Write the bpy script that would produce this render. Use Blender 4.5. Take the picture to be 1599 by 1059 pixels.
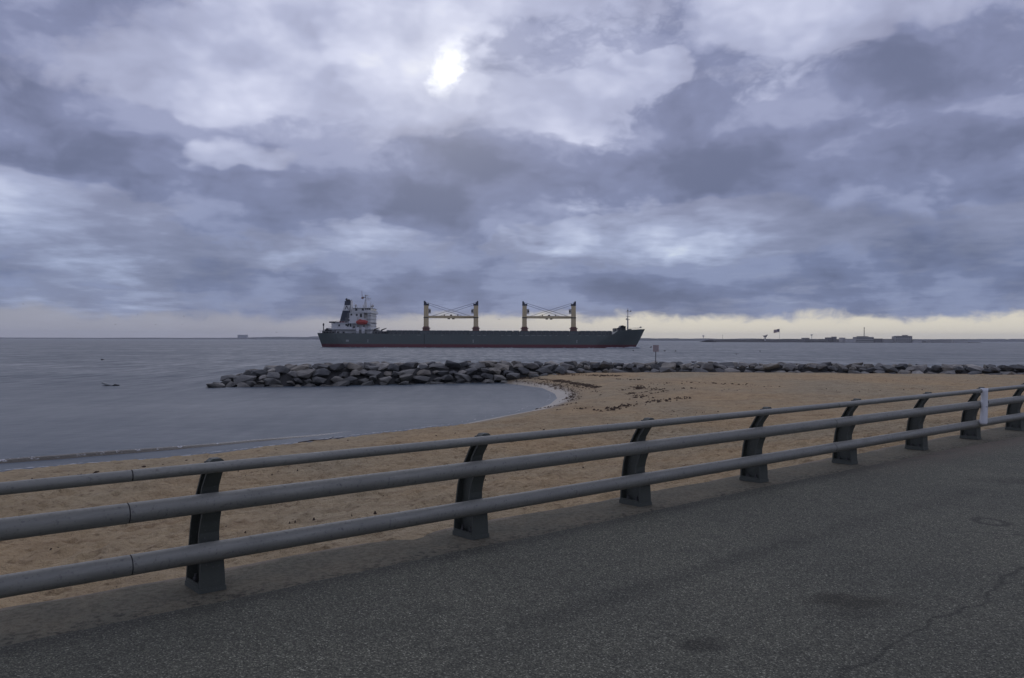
import bpy, bmesh, math, random
import numpy as np
from mathutils import Vector, Matrix, Euler

for o in list(bpy.data.objects):
    bpy.data.objects.remove(o)
scene = bpy.context.scene
COL = scene.collection
R = math.radians

# ------------------------------------------------------------------ camera
HC = 1.65            # eye height above the road
FPX = 1250.0         # focal length in photo pixels (photo 1599 wide)
cam_d = bpy.data.cameras.new('camera')
cam = bpy.data.objects.new('camera', cam_d)
COL.objects.link(cam)
cam_d.sensor_width = 36.0
cam_d.lens = 36.0 * FPX / 1599.0
cam_d.clip_start = 0.1
cam_d.clip_end = 40000.0
cam.matrix_world = (Matrix.Translation((0, 0, HC)) @ Matrix.Rotation(R(90.046), 4, 'X')
                    @ Matrix.Rotation(R(0.178), 4, 'Z'))
scene.camera = cam

# ------------------------------------------------------------------ node helpers
class NT:
    """tiny helper for building node trees"""
    def __init__(self, tree):
        self.t = tree; self.n = tree.nodes; self.l = tree.links
    def node(self, typ, **kw):
        nd = self.n.new(typ)
        for k, v in kw.items():
            setattr(nd, k, v)
        return nd
    def put(self, sock, v):
        if hasattr(v, 'is_output') or isinstance(v, bpy.types.NodeSocket):
            self.l.new(v, sock)
        elif v is not None:
            if isinstance(v, (tuple, list)) and sock.type == 'RGBA' and len(v) == 3:
                v = (*v, 1.0)
            sock.default_value = v
    def m(self, op, a, b=None, c=None, clamp=False):
        nd = self.node('ShaderNodeMath', operation=op, use_clamp=clamp)
        self.put(nd.inputs[0], a)
        if b is not None: self.put(nd.inputs[1], b)
        if c is not None: self.put(nd.inputs[2], c)
        return nd.outputs[0]
    def vm(self, op, a, b=None, scale=None):
        nd = self.node('ShaderNodeVectorMath', operation=op)
        self.put(nd.inputs[0], a)
        if b is not None: self.put(nd.inputs[1], b)
        if scale is not None: self.put(nd.inputs[3], scale)
        return nd.outputs['Value'] if op in ('LENGTH', 'DISTANCE', 'DOT_PRODUCT') else nd.outputs[0]
    def sep(self, v):
        nd = self.node('ShaderNodeSeparateXYZ'); self.put(nd.inputs[0], v); return nd.outputs
    def comb(self, x, y, z):
        nd = self.node('ShaderNodeCombineXYZ')
        for i, q in enumerate((x, y, z)): self.put(nd.inputs[i], q)
        return nd.outputs[0]
    def noise(self, v, scale, detail=4.0, rough=0.55, dist=0.0, dim='3D', col=False):
        nd = self.node('ShaderNodeTexNoise', noise_dimensions=dim)
        self.put(nd.inputs['Vector'], v)
        nd.inputs['Scale'].default_value = scale
        nd.inputs['Detail'].default_value = detail
        nd.inputs['Roughness'].default_value = rough
        nd.inputs['Distortion'].default_value = dist
        return nd.outputs['Color' if col else 'Fac']
    def voro(self, v, scale, out='Distance', feature='F1'):
        nd = self.node('ShaderNodeTexVoronoi', feature=feature)
        self.put(nd.inputs['Vector'], v)
        nd.inputs['Scale'].default_value = scale
        return nd.outputs[out]
    def ss(self, x, lo, hi):
        nd = self.node('ShaderNodeMapRange', interpolation_type='SMOOTHSTEP')
        self.put(nd.inputs[0], x)
        nd.inputs[1].default_value = lo; nd.inputs[2].default_value = hi
        nd.inputs[3].default_value = 0.0; nd.inputs[4].default_value = 1.0
        return nd.outputs[0]
    def mr(self, x, lo, hi, a, b):
        nd = self.node('ShaderNodeMapRange')
        self.put(nd.inputs[0], x)
        nd.inputs[1].default_value = lo; nd.inputs[2].default_value = hi
        nd.inputs[3].default_value = a; nd.inputs[4].default_value = b
        return nd.outputs[0]
    def mix(self, f, a, b, blend='MIX'):
        nd = self.node('ShaderNodeMix', data_type='RGBA', blend_type=blend)
        self.put(nd.inputs[0], f); self.put(nd.inputs[6], a); self.put(nd.inputs[7], b)
        return nd.outputs[2]
    def ramp(self, f, stops):
        nd = self.node('ShaderNodeValToRGB')
        self.put(nd.inputs[0], f)
        el = nd.color_ramp.elements
        while len(el) < len(stops): el.new(0.5)
        for e, (p, c) in zip(el, stops):
            e.position = p; e.color = (*c, 1.0)
        return nd.outputs[0]
    def bump(self, h, strength, dist=0.01, nrm=None):
        nd = self.node('ShaderNodeBump')
        nd.inputs['Strength'].default_value = strength
        nd.inputs['Distance'].default_value = dist
        self.put(nd.inputs['Height'], h)
        if nrm is not None: self.put(nd.inputs['Normal'], nrm)
        return nd.outputs[0]

# ------------------------------------------------------------------ sky, sun, exposure
SUN_AZ = math.atan((693 - 800) / FPX)      # radians to the right of straight ahead
SUN_EL = R(18.8)
world = bpy.data.worlds.new('World')
scene.world = world
world.use_nodes = True
w = NT(world.node_tree)
w.n.clear()
d = w.node('ShaderNodeTexCoord').outputs['Generated']
dx, dy, dz = w.sep(d)
az = w.m('ARCTAN2', dx, dy)
el = w.m('ARCSINE', dz)
zz = w.m('ADD', w.m('MAXIMUM', dz, 0.0), 0.11)
plane = w.comb(w.m('DIVIDE', dx, zz), w.m('DIVIDE', dy, zz), 0.0)   # a flat cloud deck seen from below
sph = w.comb(az, w.m('MULTIPLY', el, 1.75), 0.0)
n_deck = w.noise(w.vm('ADD', plane, (3.7, 1.2, 0)), 1.15, 4.0, 0.60, 0.0, dim='2D')
n_roll = w.noise(w.vm('ADD', plane, (9.1, 5.4, 0)), 3.2, 4.0, 0.62, 0.0, dim='2D')
# directions bent by noise, so that single clouds get torn outlines
wr = w.noise(sph, 4.5, 4.0, 0.62, 0.0, dim='2D', col=True)
wvec = w.vm('SUBTRACT', wr, (0.5, 0.5, 0.5))
wx, wy, _ = w.sep(wvec)
qv = w.vm('ADD', w.comb(az, el, 0.0), w.vm('MULTIPLY', wvec, (0.22, 0.085, 0.0)))
sphw = w.vm('ADD', sph, w.vm('MULTIPLY', wvec, (0.07, 0.07, 0.0)))
n_puff = w.noise(sphw, 5.0, 5.0, 0.50, 0.0, dim='2D')
n_up = w.noise(w.vm('ADD', sphw, (0.012, 0.050, 0)), 5.0, 4.0, 0.50, 0.0, dim='2D')   # the same puffs a little higher up
n_fine = w.noise(w.vm('ADD', sphw, (4.2, 8.8, 0)), 19.0, 4.0, 0.62, 0.0, dim='2D')
def px_dir(px, py):
    a = math.atan((px - 799.5) / FPX)
    e = math.atan((530.5 - py) / FPX * math.cos(a))
    return a, e
hi_f = w.m('ADD', w.m('MULTIPLY_ADD', n_puff, 0.70, 0.11), w.m('MULTIPLY', w.m('SUBTRACT', n_deck, 0.5), 0.46))
hi_f = w.m('ADD', hi_f, w.m('MULTIPLY', w.m('SUBTRACT', n_roll, 0.5), w.mr(w.ss(el, R(15), R(3)), 0, 1, .10, .46)))
low = w.ss(el, R(15), R(3))
lo_f = w.m('ADD', w.m('MULTIPLY_ADD', n_deck, 0.26, 0.13), w.m('MULTIPLY', w.m('SUBTRACT', n_puff, 0.5), 0.70))
billow = w.m('ABSOLUTE', w.m('SUBTRACT', n_fine, 0.5))                # rounded heads with creases between
lo_f = w.m('ADD', lo_f, w.m('MULTIPLY', w.m('SUBTRACT', billow, 0.09), -0.34))
lo_f = w.m('ADD', lo_f, w.m('MULTIPLY', w.m('SUBTRACT', n_roll, 0.5), w.mr(low, 0, 1, .06, .42)))
# thicker (+) and thinner (-) places of the lower and of the upper layer: heading and height, half-sizes, amounts
for cx, cy, rx, ry, lo_a, hi_a in [
        (70, 215, 340, 100, .40, .06), (50, 25, 320, 75, .24, .05), (430, 318, 380, 62, .40, .05), (750, 295, 240, 95, .44, .06),
        (560, 215, 300, 90, .16, .04), (930, 50, 330, 80, .28, .06), (1190, 140, 260, 90, .28, .03), (1040, 240, 230, 100, .46, .06),
        (1440, 255, 430, 85, .50, .08), (1560, 105, 260, 110, .34, .04), (1320, 445, 600, 70, .26, .06), (260, 450, 600, 60, .18, .06),
        (780, 440, 360, 60, .20, .05), (650, 90, 170, 95, -.40, -.24), (490, 40, 190, 80, -.28, -.16), (375, 245, 120, 36, -.36, -.18),
        (868, 366, 70, 34, -.46, -.13), (830, 388, 60, 14, -.2, -.12), (1110, 385, 60, 16, -.2, -.12), (1080, 358, 100, 36, -.46, -.15), (80, 318, 300, 40, -.38, -.06), (1000, 106, 70, 34, -.38, -.14),
        (460, 416, 90, 20, -.22, -.20), (1270, 30, 260, 55, -.22, -.06), (300, 110, 250, 65, -.20, -.05), (1260, 325, 200, 36, -.20, -.03)]:
    a, e = px_dir(cx, cy)
    q = w.node('ShaderNodeVectorMath', operation='MULTIPLY_ADD')
    w.put(q.inputs[0], qv); q.inputs[1].default_value = (FPX / rx, FPX / ry, 0); q.inputs[2].default_value = (-a * FPX / rx, -e * FPX / ry, 0)
    g = w.m('MULTIPLY_ADD', w.vm('DOT_PRODUCT', q.outputs[0], q.outputs[0]), -1.0, 1.0, clamp=True)
    lo_f = w.m('MULTIPLY_ADD', g, lo_a, lo_f)
    if hi_a: hi_f = w.m('MULTIPLY_ADD', g, hi_a, hi_f)
# sun behind a thin place of the deck
sd = Vector((math.sin(SUN_AZ) * math.cos(SUN_EL), math.cos(SUN_AZ) * math.cos(SUN_EL), math.sin(SUN_EL)))
ang = w.m('ARCCOSINE', w.m('MINIMUM', w.vm('DOT_PRODUCT', d, tuple(sd)), 0.99999))
glow = w.m('POWER', 2.718, w.m('MULTIPLY', ang, -3.2))
hi_f = w.m('SUBTRACT', hi_f, w.m('MULTIPLY', glow, 0.10))
hi_f = w.m('MULTIPLY_ADD', low, 0.15, hi_f)                          # seen edge-on the deck closes up
# lower, darker layer with firmer edges
alpha = w.ss(lo_f, 0.33, 0.50)
base_f = w.m('SUBTRACT', n_up, n_puff)                               # dark undersides, pale tops
thick = w.ss(w.m('MULTIPLY_ADD', base_f, 1.7, lo_f), 0.30, 0.95)
hi_f = w.m('MULTIPLY_ADD', base_f, 0.95, hi_f)
front = w.ramp(thick, [(0.0, (.345, .37, .54)), (0.3, (.240, .265, .415)), (0.62, (.215, .237, .372)), (1.0, (.160, .180, .288))])
back = w.ramp(hi_f, [(0.05, (.95, .95, 1.0)), (0.20, (.68, .70, .87)), (0.36, (.465, .49, .665)),
                     (0.55, (.315, .330, .470)), (0.80, (.22, .235, .345))])
cloud = w.mix(alpha, back, front)
# lower clouds are farther and bluer
cloud = w.mix(low, cloud, w.mix(1.0, cloud, (.70, .775, .835), 'MULTIPLY'))
q = w.vm('LENGTH', w.vm('MULTIPLY', w.vm('SUBTRACT', w.vm('ADD', w.comb(az, el, 0), w.comb(w.m('MULTIPLY_ADD', n_fine, .07, -.035), w.m('MULTIPLY_ADD', n_up, .08, -.04), 0.0)), (*px_dir(697, 100), 0)), (FPX / 17, FPX / 17, 0)))
halo = w.m('POWER', 2.718, w.m('MULTIPLY', ang, -16.0))
cloud = w.mix(w.m('MULTIPLY', halo, .35), cloud, (1.0, 1.0, 1.05))
cloud = w.mix(w.ss(q, 2.2, 0.0), cloud, (1.25, 1.25, 1.3))
# pale strip of clear air below the deck
strip_top = w.m('ADD', el, w.m('ADD', w.m('MULTIPLY', wy, 0.022), w.m('MULTIPLY', w.m('SUBTRACT', n_fine, 0.5), 0.030)))
side = w.ss(az, R(-22), R(14))
strip = w.m('MULTIPLY', w.ss(strip_top, R(2.05), R(1.25)), w.mr(side, 0, 1, .85, 1.0))
cloud = w.mix(strip, cloud, w.mix(side, (.345, .350, .415), (.78, .72, .60)))
sky = w.node('ShaderNodeTexSky', sky_type='NISHITA', sun_disc=False)
sky.sun_elevation = SUN_EL
sky.sun_rotation = SUN_AZ
sky.air_density = 1.0; sky.dust_density = 0.3
cloud = w.mix(1.0, cloud, (.985, 1.0, 1.01), 'MULTIPLY')
blue = w.vm('SCALE', sky.outputs[0], scale=0.05)
cloud = w.mix(0.97, blue, cloud)
bg = w.node('ShaderNodeBackground')
w.put(bg.inputs['Color'], cloud)
bg.inputs['Strength'].default_value = 1.0
wo = w.node('ShaderNodeOutputWorld')
w.l.new(bg.outputs[0], wo.inputs['Surface'])

sun_d = bpy.data.lights.new('sun', 'SUN')
sun_d.energy = 0.5
sun_d.angle = R(100)
sun_d.color = (1.0, .95, .88)
sun = bpy.data.objects.new('sun', sun_d)
COL.objects.link(sun)
sun.rotation_euler = (-sd).to_track_quat('-Z', 'Y').to_euler()

scene.view_settings.view_transform = 'Standard'
scene.view_settings.look = 'None'
scene.view_settings.exposure = 0.0
scene.view_settings.gamma = 1.0

# ------------------------------------------------------------------ materials
MATS = {}
def mat(name, color=(.5, .5, .5), rough=.6, metal=0.0, vary=0.12, vscale=3.0, bump=0.0, bscale=40.0, spec=0.5):
    """plain painted / natural material with a little noise in colour and relief"""
    if name in MATS: return MATS[name]
    ma = bpy.data.materials.new(name); ma.use_nodes = True
    t = NT(ma.node_tree)
    p = t.n['Principled BSDF']
    co = t.node('ShaderNodeTexCoord').outputs['Object']
    f = t.noise(co, vscale, 5.0, 0.6)
    c = t.mix(f, tuple(x * (1 - vary) for x in color), tuple(min(1, x * (1 + vary)) for x in color))
    t.put(p.inputs['Base Color'], c)
    t.put(p.inputs['Roughness'], t.mr(f, .3, .7, max(0, rough - .08), min(1, rough + .08)))
    p.inputs['Metallic'].default_value = metal
    p.inputs['Specular IOR Level'].default_value = spec
    if bump:
        t.put(p.inputs['Normal'], t.bump(t.noise(co, bscale, 4.0), bump, 0.01))
    MATS[name] = ma
    return ma

def new_mat(name):
    ma = bpy.data.materials.new(name); ma.use_nodes = True
    MATS[name] = ma
    t = NT(ma.node_tree)
    return ma, t, t.n['Principled BSDF']

# ------------------------------------------------------------------ object helpers
def tag(o, label=None, cat=None, group=None, kind=None):
    if label: o['label'] = label
    if cat: o['category'] = cat
    if group: o['group'] = group
    if kind: o['kind'] = kind
    return o
def empty(name, loc=(0, 0, 0), rz=0.0, label=None, cat=None, group=None, kind=None):
    o = bpy.data.objects.new(name, None)
    o.empty_display_size = 0.2
    COL.objects.link(o)
    o.location = loc; o.rotation_euler = (0, 0, rz)
    return tag(o, label, cat, group, kind)
def link(name, me, material=None, parent=None, loc=None, rot=None, scale=None):
    o = bpy.data.objects.new(name, me)
    COL.objects.link(o)
    if material and not me.materials: me.materials.append(material)
    if parent: o.parent = parent
    if loc is not None: o.location = loc
    if rot is not None: o.rotation_euler = rot
    if scale is not None: o.scale = scale
    return o
def mesh_from(verts, faces, name='mesh', smooth=False):
    me = bpy.data.meshes.new(name)
    me.from_pydata([tuple(v) for v in verts], [], faces)
    me.update()
    if smooth:
        me.polygons.foreach_set('use_smooth', [True] * len(me.polygons))
    return me
class MB:
    """collects shapes and turns them into one mesh object"""
    def __init__(self): self.v = []; self.f = []; self.sm = []
    def add(self, vs, fs, smooth=False):
        b = len(self.v)
        self.v += [tuple(q) for q in vs]
        self.f += [tuple(i + b for i in f) for f in fs]
        self.sm += [smooth] * len(fs)
        return self
    def box(self, x0, x1, y0, y1, z0, z1, taper=None):
        tx0, tx1, ty0, ty1 = taper if taper else (x0, x1, y0, y1)
        vs = [(x0, y0, z0), (x1, y0, z0), (x1, y1, z0), (x0, y1, z0),
              (tx0, ty0, z1), (tx1, ty0, z1), (tx1, ty1, z1), (tx0, ty1, z1)]
        return self.add(vs, [(3, 2, 1, 0), (4, 5, 6, 7), (0, 1, 5, 4), (1, 2, 6, 5), (2, 3, 7, 6), (3, 0, 4, 7)])
    def tube(self, a, b, r0, r1=None, n=10, caps=True, smooth=True):
        a = Vector(a); b = Vector(b)
        r1 = r0 if r1 is None else r1
        ax = (b - a).normalized()
        u = ax.orthogonal().normalized(); v = ax.cross(u)
        vs = []
        for p, r in ((a, r0), (b, r1)):
            for i in range(n):
                t = 2 * math.pi * i / n
                vs.append(p + u * (r * math.cos(t)) + v * (r * math.sin(t)))
        fs = [(i, (i + 1) % n, n + (i + 1) % n, n + i) for i in range(n)]
        self.add(vs, fs, smooth)
        if caps:
            self.add(vs, [tuple(range(n))[::-1], tuple(range(n, 2 * n))])
        return self
    def path(self, pts, rad, n=8):
        for i in range(len(pts) - 1):
            r0 = rad[i] if isinstance(rad, (list, tuple)) else rad
            r1 = rad[i + 1] if isinstance(rad, (list, tuple)) else rad
            self.tube(pts[i], pts[i + 1], r0, r1, n)
        return self
    def prism(self, poly, y0, y1):
        """polygon in x-z, extruded along y"""
        n = len(poly)
        vs = [(x, y0, z) for x, z in poly] + [(x, y1, z) for x, z in poly]
        fs = [tuple(range(n)), tuple(range(n, 2 * n))[::-1]] + [((i + 1) % n, i, n + i, n + (i + 1) % n) for i in range(n)]
        return self.add(vs, fs)
    def ell(self, c, rx, ry, rz, nu=10, nv=6):
        vs = []; fs = []
        for j in range(1, nv):
            ph = math.pi * j / nv
            for i in range(nu):
                th = 2 * math.pi * i / nu
                vs.append((c[0] + rx * math.sin(ph) * math.cos(th), c[1] + ry * math.sin(ph) * math.sin(th), c[2] + rz * math.cos(ph)))
        for j in range(nv - 2):
            for i in range(nu):
                a = j * nu + i; b = j * nu + (i + 1) % nu
                fs.append((a, a + nu, b + nu, b))
        top = len(vs); vs.append((c[0], c[1], c[2] + rz)); vs.append((c[0], c[1], c[2] - rz))
        for i in range(nu):
            fs.append((top, i, (i + 1) % nu))
            k = (nv - 2) * nu
            fs.append((top + 1, k + (i + 1) % nu, k + i))
        return self.add(vs, fs, True)
    def mesh(self, name='mesh'):
        me = bpy.data.meshes.new(name)
        me.from_pydata(self.v, [], self.f)
        me.update()
        me.polygons.foreach_set('use_smooth', self.sm)
        bm = bmesh.new(); bm.from_mesh(me)
        bmesh.ops.recalc_face_normals(bm, faces=bm.faces)
        bm.to_mesh(me); bm.free()
        return me
    def build(self, name, material, parent=None, **kw):
        return link(name, self.mesh(name), material, parent, **kw)

# value noise on numpy arrays (used for terrain and wave relief)
def _hash(ix, iy, seed):
    h = (ix.astype(np.int64) * 374761393 + iy.astype(np.int64) * 668265263 + seed * 1442695041) & 0x7fffffff
    h = ((h ^ (h >> 13)) * 1274126177) & 0x7fffffff
    return ((h ^ (h >> 16)) & 0xffff) / 65535.0
def vnoise(x, y, seed=0):
    ix = np.floor(x); iy = np.floor(y)
    fx = x - ix; fy = y - iy
    fx = fx * fx * fx * (fx * (fx * 6 - 15) + 10); fy = fy * fy * fy * (fy * (fy * 6 - 15) + 10)
    a = _hash(ix, iy, seed); b = _hash(ix + 1, iy, seed); c = _hash(ix, iy + 1, seed); e = _hash(ix + 1, iy + 1, seed)
    return (a * (1 - fx) + b * fx) * (1 - fy) + (c * (1 - fx) + e * fx) * fy - 0.5
def fbm(x, y, seed=0, oct=4):
    s = 0; a = 1.0
    for i in range(oct):
        s = s + a * vnoise(x * 2 ** i, y * 2 ** i, seed + i * 17); a *= 0.5
    return s

# ------------------------------------------------------------------ layout of the place
HAZE = 0.00008
WATER = -2.75                                     # sea level below the road
RD = Vector((0.7649, 0.6442, 0)).normalized()     # along the railing, away to the right
RN = Vector((RD.y, -RD.x, 0))                     # from the railing towards the road
P1 = Vector((-2.057, 5.385, 0)) + RN * .135                   # foot of the post nearest the camera
SPACING = 2.163
def rail_pt(s, v, z=0.0):
    return P1 + RD * s + RN * v + Vector((0, 0, z))
RAIL_RZ = math.atan2(RD.y, RD.x)

SHORE = np.array([(-130, -72), (-80, -29), (-40, 6.0), (-16.8, 26.2), (-12.8, 29.3), (-9.5, 33.2), (-6.0, 37.5),
                  (-3.3, 41.0), (-1.4, 45.2), (.85, 49.8), (2.2, 54.8), (3.0, 60.2), (3.1, 65.2), (2.4, 73),
                  (0.0, 78.5), (-2.5, 83.5), (-6.5, 90.0), (20, 96), (60, 92), (160, 80)], float)
def shore_dist(x, y):
    """signed distance to the water's edge, positive on the sand"""
    best = np.full(x.shape, 1e9); inside = np.zeros(x.shape, bool)
    for (ax, ay), (bx, by) in zip(SHORE[:-1], SHORE[1:]):
        ex, ey = bx - ax, by - ay
        t = np.clip(((x - ax) * ex + (y - ay) * ey) / (ex * ex + ey * ey), 0, 1)
        best = np.minimum(best, np.hypot(x - ax - t * ex, y - ay - t * ey))
    poly = np.vstack([SHORE, [(400, 60), (400, -200), (-130, -200)]])
    n = len(poly)
    for i in range(n):
        x1, y1 = poly[i]; x2, y2 = poly[(i + 1) % n]
        if y1 == y2: continue
        cond = ((y1 > y) != (y2 > y)) & (x < (x2 - x1) * (y - y1) / (y2 - y1) + x1)
        inside ^= cond
    return np.where(inside, best, -best)
def sand_base(x, y):
    dd = shore_dist(x, y) - .45
    nn = -((x - P1.x) * RN.x + (y - P1.y) * RN.y)      # metres seaward of the railing
    z = np.where(dd > 0, 1.28 * (1 - np.exp(-np.maximum(dd, 0) / 6.5)), 0.13 * dd)
    t = np.clip((11.0 - nn) / 10.5, 0, 1)
    z = z + (1.22) * t * t * (3 - 2 * t)
    return WATER + np.maximum(z, -3.0), dd, nn
def sand_at(x, y):
    z, _, _ = sand_base(np.array([float(x)]), np.array([float(y)]))
    return float(z[0])
def seen(px, py, z=None):
    """where the line of sight through a place in the photo meets the sand (or a level z)"""
    a = (px - 799.5) / FPX; b = (528.0 + 0.0031 * px - py) / FPX
    zz_ = -1.5 if z is None else z
    for _ in range(25):
        Y = (zz_ - HC) / b
        if z is not None: break
        zz_ = 0.5 * zz_ + 0.5 * sand_at(a * Y, Y)
    return Vector((a * Y, Y, zz_))
def far(px, py, Y):
    a = (px - 799.5) / FPX; b = (528.0 + 0.0031 * px - py) / FPX
    return Vector((a * Y, Y, HC + b * Y))

random.seed(4)
rng = np.random.default_rng(7)

# ------------------------------------------------------------------ sea
ma, t, p = new_mat('sea_water')
geo = t.node('ShaderNodeNewGeometry').outputs['Position']
cd = t.node('ShaderNodeCameraData').outputs['View Distance']
sx, sy, sz = t.sep(geo)
open_sea = t.ss(t.m('ADD', sy, t.m('MULTIPLY', sx, -0.35)), 60, 130)
v1 = t.vm('MULTIPLY', geo, (0.55, 1.0, 1.0))
h1 = t.noise(v1, 0.9, 5.0, 0.62, 0.4)
h2 = t.noise(v1, 0.16, 4.0, 0.55, 0.3)
hh = t.m('ADD', t.m('MULTIPLY', h1, t.mr(open_sea, 0, 1, .10, .34)), t.m('MULTIPLY', h2, t.mr(open_sea, 0, 1, .06, .7)))
bn = t.node('ShaderNodeBump')
bn.inputs['Strength'].default_value = 1.0
bn.inputs['Distance'].default_value = 0.55
t.put(bn.inputs['Height'], hh)
patch = t.noise(t.vm('MULTIPLY', geo, (0.012, 0.05, 1)), 1.0, 4.0, 0.6)
t.put(p.inputs['Base Color'], t.mix(patch, (.022, .042, .064), (.038, .062, .088)))
rip = t.noise(t.vm('MULTIPLY', geo, (.55, .07, 1)), 1.0, 5.0, .70)
rip2 = t.noise(t.vm('MULTIPLY', geo, (1.1, .35, 1)), 1.0, 4.0, .65)
rr = t.m('ADD', t.mr(open_sea, 0, 1, .45, .44), t.mr(patch, .3, .7, -.05, .07))
rr = t.m('ADD', rr, t.m('MULTIPLY', t.m('SUBTRACT', rip, .5), t.mr(open_sea, 0, 1, .10, .70)))
rr = t.m('ADD', rr, t.m('MULTIPLY', t.m('SUBTRACT', rip2, .5), t.mr(open_sea, 0, 1, .12, .30)))
t.put(p.inputs['Roughness'], t.m('MAXIMUM', rr, .16))
p.inputs['IOR'].default_value = 1.33
t.l.new(bn.outputs[0], p.inputs['Normal'])
ys = [-150, -60, 0, 60, 150, 400, 1000, 2000, 4500, 9000]
xs = [-8000, -5000, -2500, -700, -200, 0, 200, 700, 2500, 5000, 8000]
vs = [(x, y, WATER) for y in ys for x in xs]
fs = [(j * 11 + i, j * 11 + i + 1, (j + 1) * 11 + i + 1, (j + 1) * 11 + i) for j in range(len(ys) - 1) for i in range(10)]
sea = link('sea_water', mesh_from(vs, fs), MATS['sea_water'])
tag(sea, 'grey blue choppy sea water reaching to the horizon', 'sea', kind='structure')

# ------------------------------------------------------------------ beach
ma, t, p = new_mat('beach_sand')
geo = t.node('ShaderNodeNewGeometry').outputs['Position']
sx, sy, sz = t.sep(geo)
nf = t.noise(geo, 60.0, 3.0, 0.6)
nm = t.noise(geo, 1.3, 5.0, 0.6)
nl = t.noise(t.vm('MULTIPLY', geo, (1, .6, 1)), 0.11, 4.0, 0.6)
c = t.mix(t.ss(nl, .3, .7), (.430, .345, .212), (.515, .360, .186))
c = t.mix(t.ss(nm, .35, .7), c, t.mix(1.0, c, (.80, .78, .76), 'MULTIPLY'))
drift = t.ss(t.noise(t.vm('MULTIPLY', geo, (.35, 1.3, 1)), .9, 5.0, .65), .52, .70)
c = t.mix(drift, c, t.mix(1.0, c, (.76, .72, .68), 'MULTIPLY'))
dents = t.ss(t.noise(t.vm('MULTIPLY', geo, (1, 1, .2)), 5.5, 4.0, .62), .54, .70)  # dark spots in the sand colour imitate shaded dimples
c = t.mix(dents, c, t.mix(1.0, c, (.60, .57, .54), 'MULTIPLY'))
c = t.mix(t.ss(nf, .3, .75), c, t.mix(1.0, c, (.82, .81, .80), 'MULTIPLY'))
specks = t.ss(t.voro(geo, 9.0), .085, .05)
c = t.mix(t.m('MULTIPLY', specks, t.ss(nm, .5, .62)), c, (.05, .038, .028))
wet_edge = t.m('ADD', sz, t.m('MULTIPLY', t.m('SUBTRACT', nm, .5), .16))
wet = t.ss(wet_edge, WATER + .42, WATER + .16)
c = t.mix(wet, c, t.mix(1.0, c, (.44, .44, .47), 'MULTIPLY'))
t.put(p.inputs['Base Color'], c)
t.put(p.inputs['Roughness'], t.mr(t.ss(wet_edge, WATER + .36, WATER + .10), 0, 1, .95, .36))
p.inputs['Specular IOR Level'].default_value = .45
hb = t.m('ADD', t.m('MULTIPLY', nf, .2), t.m('ADD', t.noise(geo, 9.0, 4.0, .6), t.m('MULTIPLY', t.noise(geo, 3.6, 3.0, .5), 1.4)))
dry = t.mr(wet, 0, 1, 1.0, .05)
bn = t.node('ShaderNodeBump'); bn.inputs['Distance'].default_value = .13
t.put(bn.inputs['Strength'], dry); t.put(bn.inputs['Height'], hb)
t.l.new(bn.outputs[0], p.inputs['Normal'])

s_ax = np.concatenate([-6 - np.cumsum(0.06 * 1.07 ** np.arange(1, 75))[::-1], np.arange(-6, 26, .065),
                       26 + np.cumsum(0.065 * 1.06 ** np.arange(1, 82))])
n_ax = np.concatenate([np.arange(.53, 13, .06), 13 + np.cumsum(.06 * 1.022 ** np.arange(1, 165))])
n_ax = n_ax[n_ax < 120]
S, Nn = np.meshgrid(s_ax, n_ax)
Xg = P1.x + RD.x * S - RN.x * Nn
Yg = P1.y + RD.y * S - RN.y * Nn
Zg, Dg, _ = sand_base(Xg, Yg)
dryw = np.clip((Zg - WATER - .25) / .5, 0, 1)
Zg = Zg + dryw * (0.10 * fbm(Xg * .35, Yg * .35, 3) + .05 * fbm(Xg * 1.6, Yg * 1.6, 9))
near = np.clip((60 - Nn) / 25, 0, 1)
rough = fbm(Xg * 4.2, Yg * 4.2, 21, 3)
Zg = Zg + dryw * near * (.060 * rough + .035 * fbm(Xg * 9, Yg * 9, 77, 2))
# footprints: shallow dents with a pushed-up rim
foot = np.zeros_like(Zg)
ns, nn_ = len(s_ax), len(n_ax)
for k in range(2600):
    fs_ = rng.uniform(-6, 26); fn = rng.uniform(.8, 16) ** 1.0
    i0 = np.searchsorted(s_ax, fs_ - .35); i1 = np.searchsorted(s_ax, fs_ + .35)
    j0 = np.searchsorted(n_ax, fn - .35); j1 = np.searchsorted(n_ax, fn + .35)
    if i1 - i0 < 2 or j1 - j0 < 2: continue
    a = rng.uniform(0, math.pi); ca, sa = math.cos(a), math.sin(a)
    u = S[j0:j1, i0:i1] - fs_; v = Nn[j0:j1, i0:i1] - fn
    q = np.hypot((u * ca + v * sa) / rng.uniform(.11, .17), (-u * sa + v * ca) / rng.uniform(.06, .10))
    foot[j0:j1, i0:i1] += -rng.uniform(.03, .065) * np.exp(-q ** 2) + .02 * np.exp(-(q - 1.7) ** 2 * 3)
Zg = Zg + foot * dryw
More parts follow.
